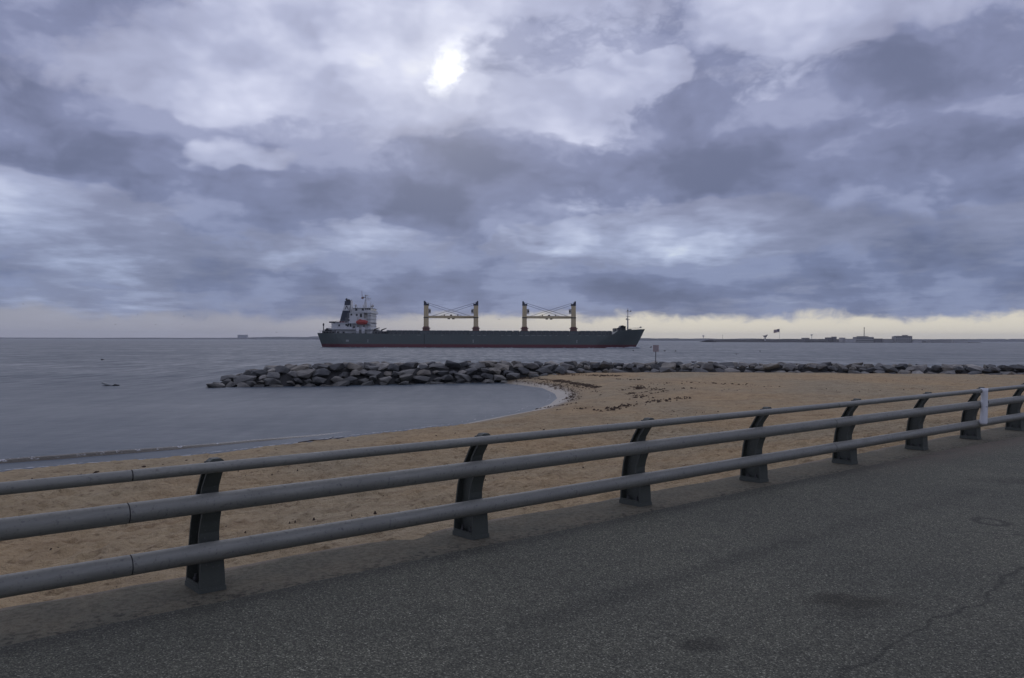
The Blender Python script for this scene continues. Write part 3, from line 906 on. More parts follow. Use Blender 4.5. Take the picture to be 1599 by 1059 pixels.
# ------------------------------------------------------------------ seaweed wrack and litter on the sand
def wrack(name, lines, dens, label, color, size=(.05, .16), seed=1):
    r = random.Random(seed); mb = MB()
    for pts, wdt, dn in lines:
        P = [seen(a, b) for a, b in pts]
        P = [Vector((q.x, q.y, 0)) for q in P]
        cu = poly_len(P)
        for k in range(int(cu[-1] * dens * dn)):
            s = r.uniform(0, cu[-1])
            if float(fbm(np.array([s * .45]), np.array([seed * 1.7]), 40 + seed)[0]) < -.22: continue
            q = poly_at(P, cu, s) + Vector((r.gauss(0, wdt * .5), r.gauss(0, wdt), 0))
            if shore_dist(np.array([q.x]), np.array([q.y]))[0] < .3: continue
            z = sand_at(q.x, q.y)
            l = r.uniform(*size); wd = l * r.uniform(.25, .6); h = l * r.uniform(.10, .25)
            a = r.uniform(0, math.pi) if r.random() < .5 else r.gauss(.5, .4)
            u = Vector((math.cos(a), math.sin(a), 0)); v = Vector((-u.y, u.x, 0))
            c0 = Vector((q.x, q.y, z))
            vs = [c0 - u * l - Vector((0, 0, .03)), c0 + v * wd - Vector((0, 0, .03)), c0 + u * l - Vector((0, 0, .03)), c0 - v * wd - Vector((0, 0, .03)),
                  c0 + u * l * r.uniform(-.3, .3) + Vector((0, 0, h + l * .2)), c0 + u * l * .4 + v * wd * .3 + Vector((0, 0, h * .7 + l * .2))]
            mb.add(vs, [(0, 1, 4), (1, 5, 4), (1, 2, 5), (2, 3, 5), (3, 4, 5), (3, 0, 4)])
    o = mb.build(name, mat(name + '_brown', color, .95, vary=.3, vscale=6))
    return tag(o, label, 'seaweed', kind='stuff')
wrack('seaweed_wrack', [
    ([(790, 590), (840, 591), (890, 597), (945, 606.5)], .45, 9),
    ([(870, 584), (900, 585.5), (930, 586), (980, 587)], .5, 2.2),
    ([(945, 607), (985, 614), (960, 620), (920, 634), (880, 640)], .5, 2.2),
    ([(960, 592), (1005, 593)], .3, .5), ([(985, 602), (1030, 612)], .8, 2.5),
    ([(1065, 606), (1085, 606)], .15, .6), ([(830, 597), (900, 603), (960, 612), (1000, 622)], .9, 1.3),
    ([(800, 594), (860, 600), (900, 612), (890, 626)], .6, .8), ([(1000, 600), (1100, 597), (1190, 604)], 1.2, .5),
    ([(940, 640), (1010, 628), (1075, 620)], .6, .8),
    ([(690, 660), (760, 648), (830, 640), (900, 630)], .3, 1.2),
    ([(300, 716), (420, 703), (540, 689), (690, 666)], .3, .9),
    ([(0, 757), (150, 741), (300, 720)], .3, .6),
], 14, 'dark brown seaweed and debris lines left on the sand by the tide', (.058, .036, .022), (.05, .15), 2)
wrack('beach_litter', [
    ([(900, 584), (1100, 581), (1350, 584)], .9, .5), ([(1050, 590), (1300, 596), (1580, 590)], 1.3, .35),
    ([(1000, 612), (1250, 612), (1450, 606)], 1.6, .30), ([(560, 700), (900, 660), (1250, 628)], 1.3, .35),
], 9, 'scattered bits of dry weed and driftwood on the brown sand', (.055, .038, .027), (.02, .075), 5)
wrack('sand_specks', [
    ([(0, 780), (300, 745), (700, 700)], 1.0, 1.0), ([(300, 800), (620, 770), (900, 720), (1300, 650)], .8, 1.0),
    ([(100, 850), (300, 830), (600, 800)], .5, .8),
], 9, 'tiny dark specks of weed on the sand close behind the railing', (.05, .036, .026), (.010, .030), 8)
# driftwood twig by the wave line
q = seen(505, 689)
mb = MB(); mb.path([(-1.0, -.1, .03), (-.4, .05, .06), (.2, .0, .05), (.9, .18, .09)], [.015, .03, .028, .012], 6)
mb.path([(.2, 0, .05), (.5, .3, .12)], [.02, .01], 6)
tag(mb.build('driftwood_branch', mat('dark_driftwood', (.06, .045, .035), .9), loc=(q.x, q.y, sand_at(q.x, q.y)), rot=(0, 0, .5)),
    'thin dark driftwood branch lying on the wet sand by the breaking wave', 'driftwood')
# floating pale log in the cove entrance
q = seen(172, 602.5, WATER)
lg = empty('floating_log', (q.x, q.y, WATER), R(4), 'pale driftwood log floating off the tip of the jetty', 'log')
mb = MB(); mb.path([(-.72, 0, .30), (-.35, .02, .17), (.0, 0, .08), (.35, 0, .02)], [.09, .12, .12, .10], 10)
mb.build('trunk', mat('pale_driftwood', (.34, .35, .33), .8, vary=.25, vscale=6, bump=.4, bscale=20), lg)
mb = MB(); mb.path([(.25, -.05, .0), (.5, -.03, .10), (.62, 0, .05), (.86, 0, .06)], [.07, .085, .07, .04], 8)
mb.path([(-.66, -.1, .00), (-.2, -.06, .02), (.3, -.04, .02)], [.03, .05, .05], 8)
mb.build('wet_stub', mat('wet_wood', (.018, .018, .018), .4), lg)

# ------------------------------------------------------------------ bulk carrier
PXM = 2.79; SY = FPX / PXM                    # near side of the ship
def shx(px): return (px - 500.0) / PXM
ship = empty('bulk_carrier', ((500 - 799.5) / PXM, SY + 6, WATER), 0,
             'long dark grey-green bulk carrier with red waterline and four cream cranes', 'ship')
def paint(name, c, rough=.55, vary=.14, vs=.25, rust=0.0):
    ma, t, p = new_mat(name)
    co = t.node('ShaderNodeTexCoord').outputs['Object']
    n1 = t.noise(co, vs, 6.0, .65); n2 = t.noise(t.vm('MULTIPLY', co, (1.2, 1.2, .12)), 1.0, 5.0, .65)
    col = t.mix(n1, tuple(x * (1 - vary) for x in c), tuple(x * (1 + vary) for x in c))
    if rust:
        col = t.mix(t.m('MULTIPLY', t.ss(n2, .54, .72), rust), col, (.10, .055, .035))
    t.put(p.inputs['Base Color'], col)
    p.inputs['Roughness'].default_value = rough
    return ma
HULL = paint('hull_green_grey', (.074, .094, .088), rust=.3)
RED = paint('boot_topping_red', (.115, .022, .030), rust=.2)
WHITE = paint('ship_white', (.52, .53, .54), rust=.18)
CREAM = paint('crane_cream', (.52, .42, .25), rust=.45)
DECKC = paint('hatch_green_grey', (.055, .070, .072), rust=.35)
NAVY = paint('funnel_navy', (.020, .028, .048))
BLACK = paint('ship_black', (.018, .018, .022))
RUSTR = paint('pedestal_red_brown', (.13, .050, .038), rust=.4)
ORNG = paint('lifeboat_orange', (.33, .040, .030))
GLASS = mat('ship_glass', (.02, .025, .03), .15)
BUFF = paint('faded_white', (.40, .39, .37), rust=.4)

def sheer(x):
    return float(np.interp(x, [0, 4, 34, 38, 161.5, 163, 168, 181], [8.0, 7.8, 7.6, 7.35, 7.35, 9.35, 9.9, 10.8]))
def half(u, zf):
    """half breadth; u along the hull, zf 0 at waterline to 1 at deck"""
    Lb = .17 - .07 * zf; Ls = .10 - .055 * zf
    qb = min(1, max(0, (1 - u) / Lb)); qs = min(1, max(0, u / Ls))
    b = 14 * (1 - (1 - qb) ** 2.3)
    s = .55 + .2 * zf + (.45 - .2 * zf) * (1 - (1 - qs) ** 2)
    return max(.05, b * s)
US = np.concatenate([np.linspace(0, .1, 9), np.linspace(.12, .8, 16), np.linspace(.82, .995, 44), [1.0]])
def hull_shell(levels):
    """levels given as functions of the deck height"""
    V = []; nl = len(levels)
    for u in US:
        for lv in levels:
            dz_ = sheer(5 + u * 174)
            z = lv(dz_)
            zf = max(0, min(1, z / 10.8))
            x0 = 2.4 * (1 - min(1, max(0, z) / 8.0)) - .8; x1 = 177.2 + 5.6 * (max(0, z) / 10.8) ** .9
            x = x0 + (x1 - x0) * u
            V.append((x, half(u, zf), z))
    nu = len(US); off = len(V)
    V = [(x, -y, z) for x, y, z in V] + V
    F = []
    for i in range(nu - 1):
        for k in range(nl - 1):
            a = i * nl + k
            F.append((a, a + nl, a + nl + 1, a + 1))
            F.append((off + a, off + a + 1, off + a + nl + 1, off + a + nl))
    for k in range(nl - 1):                       # transom and stem
        F.append((k, k + 1, off + k + 1, off + k))
        a = (nu - 1) * nl + k
        F.append((a, off + a, off + a + 1, a + 1))
    return V, F, nl, nu, off
V, F, nl, nu, off = hull_shell([lambda h: 1.75, lambda h: 3.2, lambda h: 5.0, lambda h: h - .6, lambda h: h])
for i in range(nu - 1):
    a = i * nl + nl - 1
    F.append((a, a + nl, off + a + nl, off + a))
mb = MB(); mb.add(V, F, False); mb.build('hull', HULL, ship)
V, F, *_ = hull_shell([lambda h: -1.5, lambda h: 0.0, lambda h: 1.75])
mb = MB(); mb.add(V, F, False); mb.build('boot_topping', RED, ship)
# marks on the near side
mb = MB()
for px in (578.5, 740, 899): mb.box(shx(px) - .25, shx(px) + .25, -14.06, -14.01, 2.6, 4.3).box(shx(px) - .5, shx(px) + .5, -14.06, -14.01, 4.0, 4.3)
mb.box(shx(547) - .8, shx(547) + .8, -14.06, -14.01, 3.0, 4.1)
mb.build('draught_marks', paint('mark_grey', (.26, .27, .27)), ship)
mb = MB(); mb.box(shx(664.5), shx(665.5), -14.05, -14.005, 1.8, 7.2)
mb.build('hull_seam', BLACK, ship)  # dark vertical seam amidships, laid on as a thin strip
# faded name on the bow: too worn to read, only strokes remain
mb = MB(); rs = random.Random(9)
for k in range(9):
    x = shx(963) + k * .62
    u_ = (x - 1.5) / 177; y = -half(u_, .55) - .05
    zt = 6.0 + k * .03
    mb.box(x, x + .14, y - .04, y + .05, zt, zt + rs.uniform(.55, .95))
    if k % 2 == 0: mb.box(x + .14, x + .42, y - .04, y + .05, zt + rs.choice([.0, .4, .75]), zt + .12 + rs.choice([.0, .4, .75]))
mb.build('bow_lettering', paint('worn_white', (.30, .31, .31)), ship)
# rail along the deck edge
mb = MB()
for x in np.arange(40, 161, 2.2): mb.box(x, x + .13, -13.75, -13.62, 7.35, 8.35)
for z in (7.85, 8.35): mb.box(40, 161, -13.74, -13.64, z - .05, z + .05)
mb.build('deck_rail', paint('rail_grey', (.17, .18, .18)), ship)
mb = MB()
for x in np.arange(42, 158, 3.3):
    if rs.random() < .75: mb.box(x, x + rs.uniform(.8, 2.4), -14.05, -13.99, 6.55, 6.85)
mb.build('scupper_stains', paint('scupper_pale', (.20, .21, .205)), ship)
# hatches
for k, (a, b) in enumerate([(605, 655), (672, 734), (750, 811), (827, 888), (905, 954)]):
    x0, x1 = shx(a), shx(b)
    ho = empty('cargo_hatch', ((x0 + x1) / 2, 0, 7.35)); ho.parent = ship
    l = (x1 - x0) / 2
    MB().box(-l, l, -10.5, 10.5, -.05, 1.35).build('coaming', DECKC, ho)
    mb = MB()
    for j in range(6):
        w0 = -l + j * l / 3
        mb.box(w0 + .06, w0 + l / 3 - .06, -10.9, 10.9, 1.36, 2.08, (w0 + .3, w0 + l / 3 - .3, -10.7, 10.7))
    mb.build('cover', DECKC, ho)
    mb = MB()
    for j in np.arange(-l + .4, l, 1.3): mb.box(j, j + .22, -10.95, -10.5, -.02, 1.25)
    tag(mb.build('stay', BLACK, ho), kind='stuff')
for a, b in ((655.5, 671.5), (734.5, 749.5), (811.5, 826.5), (888.5, 904.5)):
    MB().box(shx(a), shx(b), -9.0, 9.0, 7.3, 9.25).build('mast_house', DECKC, ship)
# four deck cranes, jibs resting towards each other in pairs
def crane(px, fwd, tip_px, ylat, jib_y):
    """px: centre of the column, fwd: +1 jib points to the bow"""
    x = shx(px)
    c = empty('deck_crane', (x, 0, 7.35)); c.parent = ship
    zt = 25.8 - 7.35
    MB().box(-2.0, 2.0, -2.0, 2.0, 1.6, 4.4, (-1.55, 1.55, -1.55, 1.55)).box(-2.2, 2.2, -2.2, 2.2, 3.2, 3.7).tube((0, 0, -.05), (0, 0, 1.6), 1.8, n=14).build('pedestal', RUSTR, c)
    mb = MB().box(-1.32, 1.32, -1.4, 1.4, 4.35, zt - 2.2, (-1.2, 1.2, -1.3, 1.3))
    mb.build('column', CREAM, c)
    MB().box(-1.42, 1.42, -1.5, 1.5, 9.25, 9.75).build('column_band', BLACK, c)
    b = -fwd
    hd = MB().prism([(b * 1.3, zt - 2.25), (b * 1.3, zt + .25), (b * .7, zt + .5), (-b * .1, zt - .8), (-b * .5, zt - 1.2), (-b * 1.5, zt - 1.0), (-b * 1.5, zt - 2.25)], -1.3, 1.3)
    hd.build('head', NAVY, c)
    MB().box(min(fwd * 1.2, fwd * 2.6), max(fwd * 1.2, fwd * 2.6), -1.1, .6, 11.8, 14.4).build('cab', BUFF, c)
    MB().box(min(fwd * 1.75, fwd * 2.64), max(fwd * 1.75, fwd * 2.64), -1.14, .64, 12.6, 13.7).build('cab_window', GLASS, c)
    L = abs(shx(tip_px) - x) - 1.2
    yj = jib_y
    mb = MB()
    for yy in (yj - .55, yj + .35):
        vs = [(fwd * 1.2, yy, 9.1), (fwd * L * .5, yy, 9.0), (fwd * L, yy, 9.7), (fwd * L, yy, 10.4), (fwd * L * .5, yy, 10.5), (fwd * 1.2, yy, 10.4)]
        vs += [(a, q + .2, z) for a, q, z in vs]
        mb.add(vs, [(0, 1, 2, 3, 4, 5), (11, 10, 9, 8, 7, 6)] + [(i, (i + 1) % 6, 6 + (i + 1) % 6, 6 + i) for i in range(6)])
    for k in range(9):
        xx = fwd * (1.5 + (L - 2) * k / 8)
        mb.tube((xx, yj - .4, 9.8), (xx + fwd * .8, yj + .5, 9.8), .09, n=5)
    jb = mb.build('jib', CREAM, c)
    mb = MB()
    for xx in (.40, .56): mb.box(fwd * L * xx - .3, fwd * L * xx + .3, yj - .4, yj + .4, 10.4, 11.15)
    mb.box(fwd * L * .5 - .7, fwd * L * .5 + .7, yj - .4, yj + .4, 8.5, 9.12)
    mb.build('sheave', BLACK, jb)
    mb = MB()
    for yy, zz_, e in ((yj - .4, zt - .3, .98), (yj + .4, zt - .3, .98), (yj, zt - 1.3, .80)):
        mb.tube((-fwd * .1, yy * .3, zz_), (fwd * L * e, yy, 10.3), .085, n=5)
    mb.build('hoist_cable', paint('wire_grey', (.05, .05, .055)) if 'wire_grey' not in MATS else MATS['wire_grey'], c)
crane(663.7, 1, 739, 0, -.9); crane(742.4, -1, 667, 0, .9)
crane(819.2, 1, 893, 0, -.9); crane(896.7, -1, 823, 0, .9)
# forecastle gear
fm_x = shx(982.6)
fmst = empty('foremast', (fm_x, 0, 10.2)); fmst.parent = ship
MB().tube((0, 0, -.5), (0, 0, 6.5), .45, .34, 8).tube((0, 0, 6.5), (0, 0, 12.4), .26, .12, 8).build('mast_pole', BUFF, fmst)
MB().box(-1.1, 1.1, -.8, .8, 5.6, 5.9).box(-.9, 1.4, -.6, .6, 7.4, 7.65).box(-1.0, 2.0, -.5, .5, 10.2, 10.4).build('platform', BUFF, fmst)
MB().box(1.3, 1.9, -.3, .3, 10.4, 10.9).box(-.3, .3, -.3, .3, 10.6, 11.2).box(-.9, -.5, -.3, .3, 5.9, 6.5).build('lamp', BLACK, fmst)
mb = MB()
for a, b, z in ((966, 970, 1.6), (970.5, 978, 2.6), (960, 963, 1.4), (983.5, 987, 1.0)): mb.box(shx(a), shx(b), -4, 4, 9.3, 9.6 + z)
mb.tube((shx(973), -4, 11.2), (shx(973), 4, 11.2), 1.5, n=10)
mb.build('windlass', BLACK, ship)
mb = MB()
for px in np.arange(957, 1004, 2.2):
    x = shx(px); h = sheer(x)
    y = half(max(0, (x - 1) / 180), .9) if x < 178 else .4
    mb.box(x, x + .12, -y + .1, -y + .25, h - .1, h + 1.0)
mb.box(shx(1001.5), shx(1004.5), -.2, .2, 11.3, 12.0)
mb.build('forecastle_rail', paint('rail_pale', (.22, .23, .23)), ship)
# --- superstructure
def sx_(u): return shx(500 + u / 10.59)
def sz_(u): return (541.6 - (450 + u / 10.59)) / PXM
house = empty('deckhouse', (0, 0, 0)); house.parent = ship
mb = MB()
mb.box(sx_(225), sx_(870), -11, 11, 7.5, sz_(682))                   # poop tier
mb.build('lower_house', WHITE, house)
MB().box(sx_(185), sx_(885), -13.2, 13.2, sz_(682), sz_(668)).build('boat_deck', WHITE, house)
MB().box(sx_(222), sx_(560), -11.5, 11.5, sz_(668), sz_(582)).box(sx_(490), sx_(799), -9.2, 9.2, sz_(668), sz_(498)).build('middle_house', WHITE, house)
MB().box(sx_(186), sx_(288), -11.9, 11.9, sz_(575), sz_(552)).build('aft_platform', BLACK, house)
MB().box(sx_(288), sx_(850), -12, 12, sz_(582), sz_(572)).build('upper_deck', WHITE, house)
MB().box(sx_(500), sx_(735), -9.0, 9.0, sz_(498), sz_(405)).build('upper_house', WHITE, house)
MB().box(sx_(735), sx_(799), -7.5, 7.5, sz_(498), sz_(405)).build('shaded_recess_wall', BUFF, house)  # duller white puts the shading of the recess into its colour
MB().box(sx_(800), sx_(850), -9.3, 9.3, sz_(690), sz_(405)).build('front_tower', WHITE, house)
mb = MB()
for k, u in enumerate((455, 510, 565, 620)):
    mb.box(sx_(796), sx_(856), -9.8, 9.8, sz_(u), sz_(u - 7))
mb.build('front_ledge', BUFF, house)
br = MB().box(sx_(552), sx_(852), -9.4, 9.4, sz_(405), sz_(330))
br.box(sx_(815), sx_(870), -12.6, 12.6, sz_(412), sz_(396)).box(sx_(822), sx_(862), -12.2, 12.2, sz_(396), sz_(372))
br.build('bridge', WHITE, house)
MB().box(sx_(540), sx_(862), -10, 10, sz_(330), sz_(324)).build('bridge_roof', WHITE, house)
mb = MB()
for a, b in ((755, 782), (786, 812), (816, 846)): mb.box(sx_(a), sx_(b), -9.46, -9.39, sz_(355), sz_(334))
for k in range(9): mb.box(sx_(852) - .02, sx_(852) + .06, -9.0 + k * 2.02, -9.0 + k * 2.02 + 1.7, sz_(362), sz_(336))
tag(mb.build('bridge_window', GLASS, house), kind='stuff')
def wins(parent, y, lst, sz=1.0):
    for a, b in lst:
        o = MB().box(sx_(a) - .42 * sz, sx_(a) + .42 * sz, y - .06, y + .02, sz_(b) - .45 * sz, sz_(b) + .45 * sz).build('window', GLASS, parent)
wins(house, -9.40, [(615, 356), (722, 352)], 1.4)
wins(house, -9.0, [(532, 436), (620, 443)], 1.2)
wins(house, -9.0, [(690, 438), (690, 462)], 1.4)
wins(house, -11.5, [(348, 617), (465, 607), (500, 600), (535, 600), (490, 620), (535, 625)], 1.2)
wins(house, -9.2, [(490, 530), (580, 640), (640, 640), (740, 630)], 1.2)
wins(house, -11.0, [(240, 722), (275, 718), (418, 735), (575, 755), (625, 752), (705, 750), (770, 752), (330, 735)], 1.5)
mb = MB()
for a in (660, 752): mb.box(sx_(a) - .8, sx_(a) + .8, -13.6, -12.4, 7.6, sz_(645))
mb.build('deck_pillar', WHITE, house)
mb = MB()
for x in np.arange(sx_(190), sx_(880), 1.6): mb.box(x, x + .1, -13.1, -13.0, sz_(668), sz_(668) + 1.0)
mb.box(sx_(190), sx_(880), -13.1, -13.0, sz_(668) + .9, sz_(668) + 1.0)
for x in np.arange(sx_(295), sx_(560), 1.6): mb.box(x, x + .1, -11.9, -11.8, sz_(572), sz_(572) + 1.0)
mb.box(sx_(295), sx_(560), -11.9, -11.8, sz_(572) + .9, sz_(572) + 1.0)
for x in np.arange(sx_(552), sx_(855), 1.5): mb.box(x, x + .1, -9.6, -9.5, sz_(324), sz_(324) + 1.0)
mb.box(sx_(552), sx_(855), -9.6, -9.5, sz_(324) + .9, sz_(324) + 1.0)
mb.build('house_rail', paint('rail_white', (.38, .39, .39)), house)
# funnel
fn = empty('funnel', (0, 0, 0)); fn.parent = ship
def fx(z0, z1):                                # slanted slice of the funnel between two heights (photo rows)
    def left(u): return np.interp(u, [170, 275, 365, 560], [388, 382, 352, 300])
    def right(u): return np.interp(u, [170, 275, 365, 560], [488, 474, 462, 478])
    return [(sx_(left(z0)), sz_(z0)), (sx_(right(z0)), sz_(z0)), (sx_(right(z1)), sz_(z1)), (sx_(left(z1)), sz_(z1))]
MB().prism(fx(545, 365), -3.2, 3.2).build('funnel_casing', NAVY, fn)
MB().prism(fx(365, 275), -3.25, 3.25).build('white_band', WHITE, fn)
MB().prism(fx(275, 205), -3.2, 3.2).build('funnel_top', NAVY, fn)
MB().prism([(sx_(300), sz_(570)), (sx_(478), sz_(570)), (sx_(478), sz_(545)), (sx_(300), sz_(545))], -3.6, 3.6).build('funnel_base', RED, fn)
MB().prism([(sx_(474), sz_(400)), (sx_(492), sz_(400)), (sx_(490), sz_(195)), (sx_(478), sz_(195))], -2.6, 2.6).build('side_casing', WHITE, fn)
mb = MB()
mb.path([(sx_(415), -1.2, sz_(215)), (sx_(412), -1.2, sz_(185)), (sx_(396), -1.2, sz_(165))], [.75, .7, .6], 8)
mb.path([(sx_(445), .6, sz_(215)), (sx_(440), .6, sz_(200)), (sx_(420), .6, sz_(180))], [.8, .75, .7], 8)
mb.path([(sx_(478), 0, sz_(215)), (sx_(476), 0, sz_(185))], [.4, .35], 8)
mb.build('exhaust_pipe', BLACK, fn)
mb = MB()
mb.prism([(sx_(385), sz_(350)), (sx_(395), sz_(350)), (sx_(420), sz_(300)), (sx_(420), sz_(283)), (sx_(415), sz_(283))], -3.32, -3.26)
mb.prism([(sx_(452), sz_(350)), (sx_(442), sz_(350)), (sx_(420), sz_(300)), (sx_(420), sz_(283)), (sx_(425), sz_(283))], -3.325, -3.265)
mb.build('funnel_emblem', BLACK, fn)
MB().box(sx_(440), sx_(500), -5, 5, sz_(565), sz_(410)).box(sx_(400), sx_(490), -4.2, 4.2, sz_(565), sz_(480)).build('engine_casing', paint('casing_dark', (.07, .075, .085)), fn)
# lifeboat hung at the side
lb = empty('lifeboat', (sx_(722), -11.6, sz_(570))); lb.parent = ship
mb = MB(); vs = []; fs = []
prof_l = [(-3.3, .35), (-3.05, .7), (-2.4, 1.0), (-1.2, 1.2), (0, 1.25), (1.6, 1.2), (2.6, .9), (3.05, .5), (3.25, .2)]
n = 10
for x, r_ in prof_l:
    for q in range(n):
        a = 2 * math.pi * q / n
        vs.append((x, 1.3 * r_ / 1.5 * math.cos(a), r_ * 1.15 * math.sin(a) + .2))
for i in range(len(prof_l) - 1):
    for q in range(n): fs.append((i * n + q, i * n + (q + 1) % n, (i + 1) * n + (q + 1) % n, (i + 1) * n + q))
fs += [tuple(range(n)), tuple(range(len(vs) - n, len(vs)))]
mb.add(vs, fs, True); mb.build('boat_hull', ORNG, lb)
MB().box(-1.7, -.2, -.7, .7, 1.3, 1.9, (-1.5, -.4, -.5, .5)).build('conning_dome', ORNG, lb)
for x in (-2.6, 2.5):
    MB().path([(x, 2.2, -3.0), (x, 2.0, 1.5), (x, .4, 3.2), (x, .0, 1.2)], [.22, .2, .16, .1], 6).build('davit', BUFF, lb)
# masts on the bridge roof
rmst = empty('radar_mast', (sx_(715), 0, sz_(326))); rmst.parent = ship
H = sz_(85) - sz_(326)
MB().box(-.9, .9, -.9, .9, -.1, H * .5, (-.55, .55, -.55, .55)).tube((0, 0, H * .5), (0, 0, H), .3, .12, 8).build('mast_pole', WHITE, rmst)
MB().box(-.3, 2.6, -.9, .9, H * .58, H * .61).box(-.3, 1.8, -.7, .7, H * .78, H * .81).box(-1.9, .3, -.7, .7, H * .80, H * .83).build('platform', WHITE, rmst)
MB().box(.4, 3.0, -.18, .18, H * .66, H * .70).box(-.4, 1.6, -1.4, 1.4, H * .9, H * .93).build('radar_scanner', BUFF, rmst)
mb = MB(); mb.tube((sx_(660) - sx_(715), 0, H * .72), (sx_(652) - sx_(715), 0, H * 1.25), .18, .08, 6)
mb.ell((sx_(665) - sx_(715), 0, H * .74), .8, .6, .7); mb.tube((0, 0, H * .76), (sx_(660) - sx_(715), 0, H * .72), .15, n=6)
mb.build('signal_aerial', paint('aerial_red', (.20, .12, .12)), rmst)
mb = MB()
for u, z0, z1, r_ in ((570, 324, 285, .35), (692, 324, 262, .3), (742, 324, 278, .3), (812, 324, 228, .16), (822, 324, 285, .45), (850, 324, 290, .25), (790, 324, 300, .3), (600, 324, 305, .2)):
    mb.tube((sx_(u), -3, sz_(z0)), (sx_(u), -3, sz_(z1)), r_, r_ * .6, 6)
mb.ell((sx_(570), -3, sz_(280)), .7, .7, .7); mb.ell((sx_(850), -3, sz_(285)), .8, .8, .8)
mb.build('roof_aerial', BUFF, ship)
# stern gear, mooring winches, provision cranes
mb = MB()
for a, b, z in ((505, 507.5, 1.2), (508.5, 519, 2.0), (511, 516, 2.6)): mb.box(shx(a), shx(b), -9, 9, 7.8, 7.9 + z)
mb.path([(shx(503.5), -4, 7.8), (shx(504.0), -4, 12.0)], [.35, .25], 6); mb.ell((shx(503.8), -4, 12.5), .5, .4, .9)
mb.build('stern_winch', BLACK, ship)
mb = MB()
mb.path([(shx(585), -7, 7.5), (shx(585), -7, sz_(680)), (sx_(985), -7, sz_(650))], [.6, .4, .2], 6)
mb.path([(shx(596), -7, 7.4), (shx(596), -7, sz_(690)), (sx_(1100), -7, sz_(657))], [.55, .4, .2], 6)
mb.box(shx(583), shx(592), -6, 6, 7.3, 9.4).box(shx(593), shx(603), -7, 7, 7.3, 8.9)
mb.build('provision_crane', BLACK, ship)
mb = MB()
for x in np.arange(1.0, 36, 1.8): mb.box(x, x + .12, -half(x / 180, .7) + .1, -half(x / 180, .7) + .25, sheer(x) - .1, sheer(x) + 1.0)
for x in np.arange(0.6, 36, 3.0): mb.box(x, x + 3.0, -half(x / 180, .7) + .12, -half((x + 3) / 180, .7) + .35, sheer(x) + .85, sheer(x) + 1.0)
mb.build('poop_rail', paint('rail_poop', (.30, .31, .31)), ship)
# bow wave
mb = MB(); rw = random.Random(5)
for k in range(110):
    px = rw.uniform(945, 1000) if k < 75 else rw.uniform(500, 945)
    x = shx(px) - 107.35
    y = SY + 6 - half(min(.999, max(0, (shx(px) - 5) / 171)), 0) - rw.uniform(.2, 2.0)
    sc = (1.0 if px > 980 else .55) * (1 if k < 75 else .5)
    mb.ell((x, y, WATER), rw.uniform(.7, 2.2) * sc, rw.uniform(.3, .8), rw.uniform(.2, .75) * sc, 7, 5)
tag(mb.build('bow_wave', mat('bow_foam', (.50, .52, .55), .7)), 'white bow wave foam along the waterline of the bulk carrier', 'foam', kind='stuff')

# ------------------------------------------------------------------ far shores
TREE = mat('far_trees', (.060, .066, .064), .95, vary=.35, vscale=.02)
SHOREM = mat('far_bank', (.11, .10, .09), .95, vary=.3, vscale=.05)
def shore(name, x0, x1, Y, top, label, material, depth=250, step=14, amp=.5, seed=1, y_fun=None):
    X0 = (x0 - 799.5) / FPX * Y; X1 = (x1 - 799.5) / FPX * Y
    xs = np.arange(X0, X1 + step, step)
    tp = np.interp((xs / Y) * FPX + 799.5, [a for a, _ in top], [b for _, b in top])
    tp = tp * (1 + amp * fbm(xs / (step * 5.0), xs * 0 + seed, seed, 4)) + .8 * amp * np.abs(vnoise(xs / (step * 1.3), xs * 0, seed + 5)) * 4
    V = []
    for x, h in zip(xs, tp):
        V += [(x, Y - 8, WATER - .5), (x, Y, WATER + .35 * h), (x, Y + 12, WATER + h), (x, Y + depth * .5, WATER + h * 1.02), (x, Y + depth, WATER - .5)]
    F = [(i * 5 + k, (i + 1) * 5 + k, (i + 1) * 5 + k + 1, i * 5 + k + 1) for i in range(len(xs) - 1) for k in range(4)]
    return tag(link(name, mesh_from(V, F), material), label, 'shore', kind='structure')
shore('far_shore', -500, 545, 6200, [(-500, 7), (100, 8), (300, 10), (380, 15), (430, 19), (500, 22), (545, 22)],
      'low wooded shore on the horizon behind the ship stern', TREE, 600, 18, .28, 2)
shore('far_land', 985, 2100, 5200, [(985, 15), (1100, 15), (1300, 14), (1450, 14), (1540, 16), (1700, 18), (2300, 20)],
      'long wooded shore on the horizon right of the ship', TREE, 600, 16, .30, 6)
shore('harbour_point', 1116, 1530, 1830, [(1110, 2.5), (1122, 6.0), (1160, 6.4), (1290, 7.0), (1350, 7.0), (1440, 5.0), (1500, 4.0), (1530, 1.5)],
      'low dark rocky point with buildings on the right', mat('point_trees', (.040, .042, .040), .95, vary=.4, vscale=.06), 160, 5, .30, 9)
shore('rock_bank', 1118, 1310, 1812, [(1118, 2.2), (1200, 3.0), (1310, 2.4)], 'dark boulder bank at the foot of the rocky point',
      mat('bank_rock', (.05, .05, .055), .9, vary=.4, vscale=.2), 14, 4, .3, 12)

